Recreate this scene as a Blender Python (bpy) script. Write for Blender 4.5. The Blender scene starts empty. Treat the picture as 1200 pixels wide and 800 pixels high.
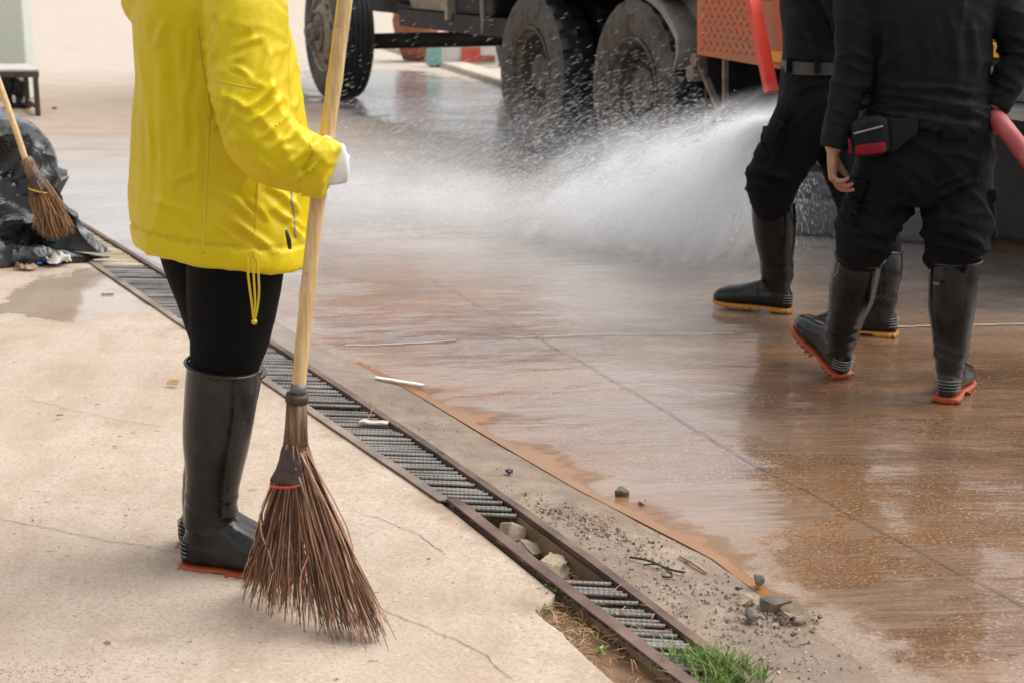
import bpy, math, random
import numpy as np
from mathutils import Vector, Matrix, noise, Quaternion
from mathutils.bvhtree import BVHTree
random.seed(7); rng = np.random.default_rng(7)
C = bpy.context.scene.collection
V = Vector
# ------------------------------------------------------------------ camera model (photo 1200x800)
TH, FPX, CH = math.radians(13.5), 1900.0, 1.35
def ray(px, py):
    dx, dy = (px-600)/FPX, (400-py)/FPX
    return V((dx, math.cos(TH)+dy*math.sin(TH), -math.sin(TH)+dy*math.cos(TH)))
def G(px, py, z=0.0):                      # point of the ground seen at a pixel
    d = ray(px, py); t = (z-CH)/d.z
    return V((d.x*t, d.y*t, z))
def S(px, py, Y):                          # point at distance Y seen at a pixel
    d = ray(px, py); t = Y/d.y
    return V((d.x*t, Y, CH+d.z*t))
# ------------------------------------------------------------------ mesh building
class MB:
    def __init__(s): s.v = []; s.f = []
    def add(s, vs, fs):
        b = len(s.v); s.v += [tuple(p) for p in vs]; s.f += [tuple(i+b for i in f) for f in fs]; return s
    def rings(s, rs, cap=True, closed=True):
        n = len(rs[0]); vs = [p for r in rs for p in r]; fs = []
        for i in range(len(rs)-1):
            for j in range(n if closed else n-1):
                k = (j+1) % n
                fs.append((i*n+j, i*n+k, (i+1)*n+k, (i+1)*n+j))
        if cap and closed:
            fs.append(tuple(range(n-1, -1, -1))); fs.append(tuple(range((len(rs)-1)*n, len(rs)*n)))
        return s.add(vs, fs)
    def box(s, c, d, M=None, taper=1.0):
        vs = []
        for z in (-1, 1):
            k = taper if z > 0 else 1
            for x, y in ((-1,-1),(1,-1),(1,1),(-1,1)):
                p = V((x*d[0]/2*k, y*d[1]/2*k, z*d[2]/2))
                vs.append((M @ p if M else p) + V(c))
        return s.add(vs, [(3,2,1,0),(4,5,6,7),(0,1,5,4),(1,2,6,5),(2,3,7,6),(3,0,4,7)])
    def quadbar(s, a, b, w, h, up=V((0,0,1))):
        a, b = V(a), V(b); t = (b-a).normalized(); sd = t.cross(up).normalized(); u = sd.cross(t)
        rs = []
        for p in (a, b):
            rs.append([p+sd*w/2+u*h/2, p-sd*w/2+u*h/2, p-sd*w/2-u*h/2, p+sd*w/2-u*h/2])
        return s.rings(rs)
    def tube(s, path, rad, n=12, ref=None, sub=1, cap='flat', closed=True):
        """rad: list of r or (ra, rb); ra along ref direction"""
        P = [V(p) for p in path]; R = [(r, r) if not isinstance(r, (tuple, list)) else tuple(r) for r in rad]
        if sub > 1: P, R = crom(P, R, sub)
        ref = V(ref) if ref is not None else None
        rs = []; prev = None
        for i, p in enumerate(P):
            t = (P[min(i+1, len(P)-1)] - P[max(i-1, 0)])
            t = t.normalized() if t.length > 1e-9 else V((0,0,1))
            if ref is not None: a = ref - t*ref.dot(t)
            elif prev is not None: a = prev - t*prev.dot(t)
            else:
                a = t.orthogonal()
            a.normalize(); prev = a; b = t.cross(a)
            rs.append((p, t, a, b, R[i]))
        out = []
        def ring(p, a, b, r, k=1.0):
            return [p + a*(math.cos(2*math.pi*j/n)*r[0]*k) + b*(math.sin(2*math.pi*j/n)*r[1]*k) for j in range(n)]
        if cap == 'round':
            p, t, a, b, r = rs[0]; m = min(r)
            for q in (0.9, 0.6, 0.25): out.append(ring(p - t*m*q, a, b, r, math.sqrt(max(0.02, 1-q*q))))
        for p, t, a, b, r in rs: out.append(ring(p, a, b, r))
        if cap == 'round':
            p, t, a, b, r = rs[-1]; m = min(r)
            for q in (0.25, 0.6, 0.9): out.append(ring(p + t*m*q, a, b, r, math.sqrt(max(0.02, 1-q*q))))
        return s.rings(out, cap=(cap is not None))
    def ball(s, c, r, nu=14, nv=9, M=None):
        c = V(c); r = (r,)*3 if not isinstance(r, (tuple, list)) else r; rs = []
        for i in range(1, nv):
            th = math.pi*i/nv
            ring = []
            for j in range(nu):
                ph = 2*math.pi*j/nu
                p = V((r[0]*math.sin(th)*math.cos(ph), r[1]*math.sin(th)*math.sin(ph), -r[2]*math.cos(th)))
                ring.append(c + (M @ p if M else p))
            rs.append(ring)
        return s.rings(rs)
    def lathe(s, prof, M, n=32, mod=None):
        """prof: (radius, axial) closed loop is left open; M: 4x4 with local Y = axis"""
        rs = []
        for j in range(n):
            a = 2*math.pi*j/n; ring = []
            for i, (r, y) in enumerate(prof):
                rr = r + (mod(i, j) if mod else 0)
                ring.append(M @ V((rr*math.cos(a), y, rr*math.sin(a))))
            rs.append(ring)
        m = len(prof); vs = [p for r in rs for p in r]; fs = []
        for j in range(n):
            k = (j+1) % n
            for i in range(m-1): fs.append((j*m+i, j*m+i+1, k*m+i+1, k*m+i))
        return s.add(vs, fs)
def crom(P, R, sub):
    n = len(P); p2, r2 = [], []
    for i in range(n-1):
        a, b, c, d = P[max(i-1,0)], P[i], P[i+1], P[min(i+2,n-1)]
        for k in range(sub):
            t = k/sub
            p2.append(0.5*((2*b)+(c-a)*t+(2*a-5*b+4*c-d)*t*t+(3*b-a-3*c+d)*t**3))
            ra = [R[max(i-1,0)], R[i], R[i+1], R[min(i+2,n-1)]]
            r2.append(tuple(max(1e-4, 0.5*(2*ra[1][q]+(ra[2][q]-ra[0][q])*t+(2*ra[0][q]-5*ra[1][q]+4*ra[2][q]-ra[3][q])*t*t+(3*ra[1][q]-ra[0][q]-3*ra[2][q]+ra[3][q])*t**3)) for q in (0,1)))
    p2.append(P[-1]); r2.append(R[-1]); return p2, r2
def root_loc(o):
    while o.parent: o = o.parent
    return V(o.location)
def mk(name, vs, fs, mat, parent=None, loc=None, smooth=True):
    L = root_loc(parent) if parent else V(loc) if loc is not None else V((0,0,0))
    me = bpy.data.meshes.new(name)
    a = np.array(vs, dtype=np.float64).reshape(-1,3) - np.array(L)
    me.from_pydata([tuple(r) for r in a.tolist()], [], fs); me.update()
    if smooth: me.polygons.foreach_set('use_smooth', [True]*len(me.polygons))
    o = bpy.data.objects.new(name, me); C.objects.link(o)
    if parent: o.parent = parent
    else: o.location = L
    if mat: me.materials.append(mat)
    return o
def obj(name, mb, mat, parent=None, loc=None, smooth=False, auto=None):
    o = mk(name, mb.v, mb.f, mat, parent, loc, smooth or auto is not None)
    if auto is not None: o.data.set_sharp_from_angle(angle=math.radians(auto))
    return o
def bevel(o, w=0.006, seg=2):
    m = o.modifiers.new('bevel', 'BEVEL'); m.width = w; m.segments = seg; m.limit_method = 'ANGLE'; return o
def tag(o, label=None, cat=None, group=None, kind=None):
    if label: o['label'] = label
    if cat: o['category'] = cat
    if group: o['group'] = group
    if kind: o['kind'] = kind
    return o
def thing(name, loc, label, cat, group=None):
    o = bpy.data.objects.new(name, None); C.objects.link(o); o.location = loc; o.empty_display_size = .1
    return tag(o, label, cat, group)
def fuse(mb, voxel, it=4, fac=.5):
    """one continuous skin from overlapping closed shapes"""
    me = bpy.data.meshes.new('tmp'); me.from_pydata(mb.v, [], mb.f); me.update()
    o = bpy.data.objects.new('tmp', me); C.objects.link(o)
    m = o.modifiers.new('r', 'REMESH'); m.mode = 'VOXEL'; m.voxel_size = voxel
    if it:
        m = o.modifiers.new('s', 'SMOOTH'); m.iterations = it; m.factor = fac
    dg = bpy.context.evaluated_depsgraph_get(); ev = o.evaluated_get(dg); em = ev.to_mesh()
    n = len(em.vertices); a = np.empty(n*3); em.vertices.foreach_get('co', a); a = a.reshape(-1,3)
    nn = np.empty(n*3); em.vertices.foreach_get('normal', nn); nn = nn.reshape(-1,3)
    fs = [tuple(p.vertices) for p in em.polygons]
    ev.to_mesh_clear(); bpy.data.objects.remove(o); bpy.data.meshes.remove(me)
    return a, nn, fs
def an(p, d, fa, fc, seed=0.0):
    """noise stretched across direction d"""
    k = p.dot(d)*(fa-fc)
    return noise.noise(V((p.x*fc+d.x*k+seed, p.y*fc+d.y*k+seed*1.7, p.z*fc+d.z*k-seed)))
def ridge(x): return 1-min(1, abs(x)*2.6)
def displace(a, nn, fn):
    out = a.copy()
    for i in range(len(a)):
        d = fn(V(a[i]), V(nn[i]))
        out[i] = a[i] + nn[i]*d
    return out
def creases(a, nn, rows):
    """hand placed cloth folds: each row is a line (x0,y0,x1,y1), height in mm, half width; front side only"""
    v = a-np.array((0,0,CH)); dep = v[:,1]*math.cos(TH)-v[:,2]*math.sin(TH)
    px = 600+FPX*v[:,0]/dep; py = 400-FPX*(v[:,1]*math.sin(TH)+v[:,2]*math.cos(TH))/dep
    wob = np.array([noise.noise(V(p)*14) for p in a])*5
    d = np.zeros(len(a))
    for x0, y0, x1, y1, h, w in rows:
        w *= .72
        L = math.hypot(x1-x0, y1-y0); tx, ty = (x1-x0)/L, (y1-y0)/L
        t_ = ((px-x0)*tx+(py-y0)*ty)/L; q = (px-x0)*-ty+(py-y0)*tx+wob*.5+6*np.sin(np.clip(t_,0,1)*3.14)*.5
        env = np.clip(t_*4, 0, 1)*np.clip((1-t_)*4, 0, 1); env = env*env*(3-2*env)
        d += env*h*.001*(np.exp(-(q/w)**2)-.75*np.exp(-((q-1.9*w)/(1.3*w))**2)-.35*np.exp(-((q+2.0*w)/(1.5*w))**2))
    return d*np.clip(-nn[:,1]*2.5+.1, 0, 1)
def near(p, c, r): return math.exp(-((p-c).length/r)**2)
def ribbon(bvh, pts, w, lift, th=0.0025, direction=V((0,1,0)), wav=0):
    """a narrow strip laid on a surface, hit along `direction`"""
    hits = []
    for p in pts:
        h, n, i, d = bvh.ray_cast(V(p)-direction*.6, direction)
        if h is not None: hits.append((h, n))
    mb = MB(); rs = []
    for i, (h, n) in enumerate(hits):
        t = hits[min(i+1, len(hits)-1)][0]-hits[max(i-1, 0)][0]
        if t.length < 1e-7: continue
        sd = t.normalized().cross(n).normalized(); c = h+n*(lift)
        rs.append([c+sd*w/2, c+sd*w*.3+n*th, c-sd*w*.3+n*th, c-sd*w/2, c-n*.004])
    if len(rs) > 1: mb.rings(rs)
    return mb
def line(a, b, n): a, b = V(a), V(b); return [a+(b-a)*(i/(n-1)) for i in range(n)]
def pl(pts, n=12):
    out = []
    for a, b in zip(pts[:-1], pts[1:]): out += line(a, b, n)[:-1]
    return out+[V(pts[-1])]
# ------------------------------------------------------------------ materials
class NT:
    def __init__(s, name):
        s.m = bpy.data.materials.new(name); s.m.use_nodes = True; s.t = s.m.node_tree
        s.b = s.t.nodes['Principled BSDF']; s.out = s.t.nodes['Material Output']
        s.co = s.t.nodes.new('ShaderNodeTexCoord').outputs['Object']
    def n(s, typ, props=None, **inp):
        nd = s.t.nodes.new('ShaderNode'+typ)
        for k, v in (props or {}).items(): setattr(nd, k, v)
        for k, v in inp.items(): s.set(nd, k, v)
        return nd
    def set(s, nd, k, v):
        i = nd.inputs[int(k[1:])] if k[0] == '_' and k[1:].isdigit() else nd.inputs[k.replace('_', ' ')]
        if hasattr(v, 'is_output') or isinstance(v, bpy.types.NodeSocket): s.t.links.new(v, i)
        else: i.default_value = v
    def map(s, sc=(1,1,1), loc=(0,0,0), rot=(0,0,0), src=None):
        return s.n('Mapping', None, Vector=src or s.co, Scale=sc, Location=loc, Rotation=rot).outputs[0]
    def noise(s, sc=5, det=4, rough=.55, src=None, dist=0):
        return s.n('TexNoise', None, Vector=src or s.co, Scale=sc, Detail=det, Roughness=rough, Distortion=dist).outputs['Fac']
    def ridged(s, sc=5, det=3, src=None, dist=0.4, rough=.5):
        return s.n('TexNoise', {'noise_type': 'RIDGED_MULTIFRACTAL'}, Vector=src or s.co, Scale=sc, Detail=det, Roughness=rough, Distortion=dist).outputs['Fac']
    def ramp(s, fac, stops, mode='LINEAR'):
        nd = s.t.nodes.new('ShaderNodeValToRGB'); s.t.links.new(fac, nd.inputs[0]); e = nd.color_ramp.elements
        nd.color_ramp.interpolation = mode
        while len(e) < len(stops): e.new(.5)
        for q, (p, c) in zip(e, stops): q.position = p; q.color = (c if isinstance(c, (tuple, list)) else (c, c, c)) + (1,) if not isinstance(c, (tuple, list)) or len(c) == 3 else c
        return nd.outputs[0]
    def mix(s, f, a, b, blend='MIX'):
        nd = s.t.nodes.new('ShaderNodeMix'); nd.data_type = 'RGBA'; nd.blend_type = blend
        for i, v in ((0, f), (6, a), (7, b)):
            if isinstance(v, bpy.types.NodeSocket): s.t.links.new(v, nd.inputs[i])
            elif i == 0: nd.inputs[0].default_value = v
            else: nd.inputs[i].default_value = (*v, 1) if isinstance(v, tuple) else (v, v, v, 1)
        return nd.outputs[2]
    def math(s, op, a, b=0.0, clamp=False):
        nd = s.t.nodes.new('ShaderNodeMath'); nd.operation = op; nd.use_clamp = clamp
        for i, v in ((0, a), (1, b)):
            if isinstance(v, bpy.types.NodeSocket): s.t.links.new(v, nd.inputs[i])
            else: nd.inputs[i].default_value = v
        return nd.outputs[0]
    def bump(s, h, strength=.3, dist=.01, prev=None):
        nd = s.n('Bump', None, Height=h, Strength=strength, Distance=dist)
        if prev is not None: s.t.links.new(prev, nd.inputs['Normal'])
        return nd.outputs[0]
    def fin(s, color=None, rough=None, normal=None, **kw):
        if color is not None: s.set(s.b, 'Base_Color', (*color, 1) if isinstance(color, tuple) else color)
        if rough is not None: s.set(s.b, 'Roughness', rough)
        if normal is not None: s.set(s.b, 'Normal', normal)
        for k, v in kw.items(): s.set(s.b, k, v)
        return s.m
def basic(name, c1, c2, rough=.6, sc=8, sp=.5, bump=.2, bsc=60, bd=.003, r2=None, metal=0):
    t = NT(name); f = t.noise(sc, 6, .6)
    col = t.ramp(f, [(.32, c1), (.68, c2)])
    nb = t.bump(t.noise(bsc, 5, .6), bump, bd)
    r = t.ramp(t.noise(sc*1.7, 4), [(.35, rough), (.65, r2 if r2 is not None else rough)])
    return t.fin(col, r, nb, Specular_IOR_Level=sp, Metallic=metal)
def fabric(name, c1, c2, rough=.8, crease=.4, sc=14, weave=900, sheen=.0):
    t = NT(name)
    col = t.ramp(t.noise(4, 5), [(.3, c1), (.7, c2)])
    b1 = t.bump(t.noise(sc, 5, .62, dist=.6), crease, .012)
    b1 = t.bump(t.ridged(sc*.55, 2, t.map((1,1,.6), rot=(0,.5,0)), .8), crease*.7, .012, b1)
    b2 = t.bump(t.noise(weave, 1), .12, .001, b1)
    return t.fin(col, rough, b2, Sheen_Weight=sheen, Specular_IOR_Level=.17)
M = {}
M['yellow'] = None
t = NT('yellow_raincoat')
col = t.ramp(t.noise(3, 4), [(.3, (.65,.485,.0015)), (.7, (.73,.555,.003))])
b1 = t.bump(t.noise(9, 3, .6, dist=1.0), .35, .012); b1 = t.bump(t.noise(34, 4, .6, dist=.8), .22, .004, b1)
b1 = t.bump(t.ridged(5, 2, t.map((1,1,.5), rot=(0,.5,0)), .8), .38, .012, b1); b1 = t.bump(t.ridged(13, 2, t.map((1,1,.6), rot=(0,-.6,0)), .6), .22, .006, b1)
b1 = t.bump(t.noise(1100, 1), .08, .0008, b1)
M['yellow'] = t.fin(col, .46, b1, Specular_IOR_Level=.33)
M['yellow_seam'] = basic('yellow_welt', (.62,.45,.003), (.70,.53,.012), .5, bsc=300)
M['black_cloth'] = fabric('black_cotton', (.003,.0034,.0045), (.0065,.0072,.0095), .85, .6)
M['black_jersey'] = fabric('black_jersey', (.006,.007,.009), (.0105,.012,.015), .8, .4, 9)
M['black_tights'] = fabric('black_leggings', (.0022,.0022,.0026), (.0036,.0036,.004), .85, .25, 18)
def rubber(name, dust_sheen, base=(.0045,.0045,.005)):
    t = NT(name); f = t.noise(7, 8, .68); f2 = t.noise(160, 3, .6)
    sm = t.ramp(f, [(.45, 0.0), (.75, 1.0)])
    spots = t.ramp(f2, [(.67, 0.0), (.71, 1.0)])
    st = t.ramp(t.noise(22, 5, .6, t.map((1.6,1.6,.25))), [(.5, 0.0), (.85, .6)])  # upright pale streaks: glossy reflections painted into the rubber colour
    k = t.math('MULTIPLY', t.math('MAXIMUM', t.math('MAXIMUM', sm, st), t.math('MULTIPLY', spots, .8)), dust_sheen)
    col = t.mix(k, base, (.20,.17,.14))
    r = t.math('ADD', t.math('MULTIPLY', k, 1.2), .17)
    return t.fin(col, r, t.bump(t.noise(30, 4), .08, .004), Specular_IOR_Level=.38)
M['boot_dusty'] = rubber('dusty_black_rubber', .17)
M['boot_clean'] = rubber('black_rubber', .10)
M['sole_red'] = basic('red_orange_sole', (.27,.042,.010), (.36,.07,.015), .55, 30, bump=.4, bsc=90)
M['sole_yellow'] = basic('amber_sole', (.40,.15,.014), (.50,.21,.022), .55, 30, bump=.4, bsc=90)
M['ridge'] = basic('scuffed_rubber', (.05,.05,.05), (.30,.29,.28), .6, 60)
t = NT('skin')
M['skin'] = t.fin(t.ramp(t.noise(25, 5), [(.3, (.30,.145,.085)), (.7, (.40,.205,.13))]), .5, t.bump(t.noise(160, 4), .25, .002), Subsurface_Weight=.12, Subsurface_Radius=(.02,.008,.005))
M['hair'] = basic('black_hair', (.008,.007,.006), (.02,.017,.014), .45, 40, bump=.6, bsc=200)
M['eye'] = basic('eye_white', (.6,.58,.55), (.7,.68,.65), .2)
M['lips'] = basic('lips', (.30,.09,.07), (.34,.11,.09), .45)
M['glove'] = basic('white_knit_glove', (.60,.58,.56), (.76,.74,.72), .9, 20, bump=.5, bsc=420, bd=.0015)
# bamboo pole
t = NT('bamboo'); nz = t.noise(20, 5, .6, t.map((6,6,.5)))
c = t.ramp(nz, [(.3, (.50,.29,.11)), (.55, (.66,.45,.215)), (.75, (.74,.57,.35))])
c = t.mix(t.ramp(t.noise(60, 3), [(.66, 0.0), (.74, .55)]), c, (.12,.07,.03))
M['bamboo'] = t.fin(c, .42, t.bump(nz, .15, .003))
for nm_, key, k_ in (('palm_rib', 'bristle', 1.45), ('pale_palm_rib', 'bristle_light', 2.0)):
    t = NT(nm_); oi = t.n('NewGeometry').outputs['Random Per Island']; nz = t.noise(60, 3, .6, t.map((1,1,.3)))
    c = t.ramp(oi, [(0, (.035*k_,.014*k_,.008*k_)), (.35, (.11*k_,.048*k_,.024*k_)), (.7, (.24*k_,.115*k_,.06*k_)), (1, (.40*k_,.24*k_,.145*k_))])
    M[key] = t.fin(t.mix(t.ramp(nz, [(.35, .5), (.6, 0.0)]), c, (.05,.02,.012)), .42, t.bump(nz, .3, .002))
t = NT('sheath'); nz = t.noise(150, 4, .6, t.map((1,1,.06)))
M['sheath'] = t.fin(t.ramp(nz, [(.35, (.055,.024,.012)), (.55, (.20,.11,.06)), (.75, (.40,.27,.16))]), .55, t.bump(nz, .5, .003))
M['dark_wrap'] = basic('dark_bark_wrap', (.022,.012,.009), (.075,.038,.024), .55, 60, bump=.6, bsc=120)
M['red_tie'] = basic('red_wire', (.50,.03,.03), (.62,.06,.05), .4)
M['yellow_tie'] = basic('yellow_wire', (.60,.36,.03), (.7,.45,.05), .4)
M['brown_straw'] = basic('brown_straw', (.11,.05,.018), (.30,.15,.055), .7, 90)
# concrete ground materials
def sidewalk_mat():
    t = NT('dusty_concrete')
    big = t.noise(.9, 7, .6); mid = t.noise(6, 8, .66); fine = t.noise(120, 4, .7)
    sweep = t.noise(5, 6, .6, t.map((1.2,.28,1), rot=(0,0,.35)))
    c = t.ramp(big, [(.3, (.365,.275,.205)), (.5, (.455,.352,.268)), (.7, (.525,.42,.33))])
    c = t.mix(t.ramp(mid, [(.40, .5), (.60, 0.0)]), c, (.32,.235,.17))
    c = t.mix(t.ramp(sweep, [(.40, .45), (.62, 0.0)]), c, (.50,.43,.355))
    c = t.mix(t.ramp(fine, [(.36, .7), (.50, 0.0)]), c, (.29,.21,.15)); c = t.mix(t.ramp(t.noise(60, 5, .7), [(.58, 0.0), (.72, .6)]), c, (.60,.50,.41))
    c = t.mix(t.ramp(t.noise(34, 2, .4), [(.73, 0.0), (.77, .8)]), c, (.12,.085,.06))
    # brown dirt gathered in patches along the drain and at the slab's front edge
    ed = t.n('Attribute', {'attribute_name': 'edge'}).outputs['Fac']
    k_ = t.math('SUBTRACT', 1.0, t.math('DIVIDE', t.math('ADD', ed, t.math('MULTIPLY', t.math('SUBTRACT', t.noise(4.5, 7, .66), .42), .9)), .12), True)
    c = t.mix(t.math('MULTIPLY', k_, .6), c, (.25,.165,.105))
    st_ = t.ramp(t.noise(2.3, 9, .7, t.map((1,1.6,1), loc=(2,4,0))), [(.60, 0.0), (.68, .55)])
    c = t.mix(st_, c, (.33,.235,.165))
    sp_ = t.ramp(t.noise(17, 3, .5), [(.70, 0.0), (.74, .7)]); c = t.mix(sp_, c, (.24,.165,.11))
    sx = t.n('SeparateXYZ', None, Vector=t.co)
    # wet run off beside the black sheeting
    wob = t.math('MULTIPLY', t.math('SUBTRACT', t.noise(5, 6, .6, t.map((1,1.0,1))), .5), .62)
    dx = t.math('MULTIPLY', t.math('ADD', sx.outputs[0], 1.72), 1.35); dy = t.math('MULTIPLY', t.math('SUBTRACT', sx.outputs[1], 6.45), .72)
    # rotate towards the drain line
    rr = t.math('SQRT', t.math('ADD', t.math('MULTIPLY', dx, dx), t.math('MULTIPLY', dy, dy)))
    wet = t.ramp(t.math('ADD', rr, wob), [(.40, 1.0), (.46, 0.0)])
    c = t.mix(wet, c, t.mix(.35, c, (.24,.19,.15)))
    r = t.math('SUBTRACT', .86, t.math('MULTIPLY', wet, .78))
    h = t.math('ADD', t.math('MULTIPLY', mid, .6), t.math('MULTIPLY', fine, .25))
    s_ = t.math('SUBTRACT', .85, t.math('MULTIPLY', wet, .8))
    nd = t.n('Bump', None, Height=h, Distance=.006); t.t.links.new(s_, nd.inputs['Strength'])
    return t.fin(c, r, nd.outputs[0], Specular_IOR_Level=.4)
def gutter_mat():
    t = NT('grey_gutter_concrete')
    big = t.noise(1.6, 7, .62); mid = t.noise(11, 8, .66); fine = t.noise(150, 4, .7)
    c = t.ramp(big, [(.3, (.19,.14,.105)), (.5, (.265,.20,.15)), (.7, (.35,.27,.20))])
    c = t.mix(t.ramp(mid, [(.38, .7), (.62, 0.0)]), c, (.15,.11,.085))
    c = t.mix(t.ramp(fine, [(.33, .6), (.46, 0.0)]), c, (.10,.075,.06))
    c = t.mix(t.ramp(fine, [(.60, 0.0), (.68, .5)]), c, (.42,.35,.28))
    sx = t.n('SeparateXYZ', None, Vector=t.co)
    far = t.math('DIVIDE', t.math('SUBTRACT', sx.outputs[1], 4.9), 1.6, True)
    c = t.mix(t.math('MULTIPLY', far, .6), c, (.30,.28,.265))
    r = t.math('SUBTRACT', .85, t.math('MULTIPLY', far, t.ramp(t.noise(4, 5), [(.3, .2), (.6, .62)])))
    ed = t.n('Attribute', {'attribute_name': 'edge'}).outputs['Fac']
    e_ = t.math('DIVIDE', t.math('ADD', t.math('ADD', ed, .07), t.math('MULTIPLY', t.math('SUBTRACT', t.noise(7, 7, .66), .5), .35)), .10, True)
    c = t.mix(t.math('MULTIPLY', e_, .75), c, (.205,.125,.075))
    r = t.math('SUBTRACT', r, t.math('MULTIPLY', e_, .35))
    h = t.math('ADD', t.math('MULTIPLY', mid, .5), t.math('MULTIPLY', fine, .4))
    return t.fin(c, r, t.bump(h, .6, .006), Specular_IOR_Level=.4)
def road_mat():
    t = NT('wet_muddy_concrete')
    sx = t.n('SeparateXYZ', None, Vector=t.co); X, Y = sx.outputs[0], sx.outputs[1]
    big = t.noise(.75, 6, .6, t.map((.7,1,1))); mid = t.noise(3.2, 8, .65, t.map((.55,1.3,1)))
    brush = t.noise(9, 6, .66, t.map((.35,7,1), rot=(0,0,-.03))); fine = t.noise(130, 4, .7)
    c = t.ramp(mid, [(.28, (.085,.043,.021)), (.48, (.155,.077,.035)), (.62, (.22,.110,.048)), (.78, (.28,.14,.06))])
    c = t.mix(t.ramp(brush, [(.38, .6), (.55, 0.0)]), c, (.105,.058,.034))
    c = t.mix(t.ramp(big, [(.42, 0.0), (.62, .75)]), c, (.28,.140,.060))
    c = t.mix(t.ramp(fine, [(.55, 0.0), (.66, .7)]), c, (.50,.37,.26)); c = t.mix(t.ramp(fine, [(.36, .75), (.46, 0.0)]), c, (.07,.045,.03))
    # thin silty film with ragged rims
    film_n = t.noise(1.5, 9, .64, t.map((.75,1.7,1), loc=(3.1,1.7,0)))
    film = t.ramp(t.math('ADD', film_n, t.math('MULTIPLY', t.math('SUBTRACT', brush, .5), .16)), [(.515, 0.0), (.53, 1.0)])
    right = t.math('SUBTRACT', 1.0, t.math('DIVIDE', t.math('SUBTRACT', X, .55), .9, True))
    film = t.math('MULTIPLY', film, right)
    c = t.mix(t.math('MULTIPLY', film, .8), c, t.mix(t.ramp(brush, [(.4, .0), (.6, 1.0)]), (.18,.108,.068), (.25,.172,.122)))
    # silt fringe by the puddle
    dl = t.n('Attribute', {'attribute_name': 'edge'}).outputs['Fac']
    dn = t.math('ADD', dl, t.math('MULTIPLY', t.math('SUBTRACT', mid, .5), -.9))
    fr_ = t.math('SUBTRACT', 1.0, t.math('DIVIDE', dn, .22), True)
    c = t.mix(t.math('MULTIPLY', fr_, .55), c, (.27,.135,.055))
    nearb = t.math('DIVIDE', t.math('SUBTRACT', 3.85, Y), .5, True)
    dirt = t.math('MULTIPLY', nearb, t.math('SUBTRACT', 1.0, t.math('DIVIDE', t.math('ADD', dl, t.math('MULTIPLY', t.math('SUBTRACT', t.noise(5, 8, .68), .5), 1.0)), .16), True))
    c = t.mix(dirt, c, t.ramp(fine, [(.35, (.19,.135,.10)), (.65, (.33,.25,.185))]))
    # washed stretch further off, greyed by painted-in sky reflection and spray, then drier sandy concrete, pale yard at the back
    def step(v, a, b, amp, sc=1.2):
        w = t.math('ADD', v, t.math('MULTIPLY', t.math('SUBTRACT', t.noise(sc, 6, .6), .5), amp))
        return t.math('DIVIDE', t.math('SUBTRACT', w, a), b-a, True)
    yr = t.math('ADD', Y, t.math('MULTIPLY', X, .35))
    grey = step(yr, 5.8, 7.8, 1.6)
    c = t.mix(t.math('MULTIPLY', grey, .78), c, t.ramp(mid, [(.3, (.30,.265,.235)), (.7, (.44,.40,.365))]))
    dry = step(t.math('ADD', Y, t.math('MULTIPLY', X, -.12)), 12.25, 12.6, .7, 2)
    c = t.mix(dry, c, t.ramp(mid, [(.3, (.30,.225,.17)), (.7, (.40,.315,.245))]))
    dry2 = step(Y, 9.3, 11.5, 2.5, .8); 
    pale = step(Y, 15, 19.5, 3.0, .5)
    c = t.mix(pale, c, t.ramp(mid, [(.3, (.41,.34,.275)), (.7, (.50,.425,.355))]))
    # shining wet stretch under and beyond the truck
    wx = t.math('DIVIDE', t.math('ADD', X, t.math('ADD', .75, t.math('MULTIPLY', t.math('SUBTRACT', Y, 15.5), .28))), 1.15); wy = t.math('DIVIDE', t.math('SUBTRACT', Y, 15.6), 4.2)
    wr_ = t.math('ADD', t.math('SQRT', t.math('ADD', t.math('MULTIPLY', wx, wx), t.math('MULTIPLY', wy, wy))), t.math('MULTIPLY', t.math('SUBTRACT', t.noise(2.2, 6, .65), .5), .9))
    shine = t.math('SUBTRACT', 1.0, t.math('DIVIDE', t.math('SUBTRACT', wr_, .9), .12, True))
    c = t.mix(t.math('MULTIPLY', shine, .6), c, (.20,.20,.20))
    rw = t.ramp(t.math('ADD', t.math('MULTIPLY', brush, .6), t.math('MULTIPLY', mid, .4)), [(.33, .06), (.5, .12), (.7, .30)])
    rw = t.math('ADD', rw, t.math('MULTIPLY', film, .03))
    r = t.mix(t.math('MULTIPLY', t.math('MAXIMUM', t.math('MULTIPLY', dry2, .8), dry), t.math('SUBTRACT', 1.0, shine)), rw, .82)
    h = t.math('ADD', t.math('ADD', t.math('MULTIPLY', brush, .55), t.math('MULTIPLY', fine, .6)), t.math('MULTIPLY', film, .10))
    h = t.math('ADD', h, t.math('MULTIPLY', t.noise(40, 4, .6, t.map((.5,3,1))), .5))
    st = t.math('ADD', .26, t.math('MULTIPLY', dry, .2))
    nd = t.n('Bump', None, Height=h, Distance=.006); t.t.links.new(st, nd.inputs['Strength'])
    # film of clear water over the rough slab
    wave = t.math('ADD', t.noise(3, 3, .5, t.map((1.2,5,1))), t.math('MULTIPLY', t.noise(14, 3, .6, t.map((.6,3.2,1))), .35))
    wb = t.bump(wave, .30, .010)
    wetm = t.math('SUBTRACT', 1.0, t.math('MAXIMUM', t.math('MULTIPLY', t.math('MAXIMUM', dry, t.math('MULTIPLY', dry2, .8)), t.math('SUBTRACT', 1.0, shine)), dirt), True)
    patch_ = t.ramp(t.math('ADD', t.math('MULTIPLY', t.noise(1.1, 7, .62, t.map((.7,1.3,1), loc=(5,2,0))), .8), t.math('MULTIPLY', brush, .2)), [(.40, .35), (.52, 1.0)])
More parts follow.
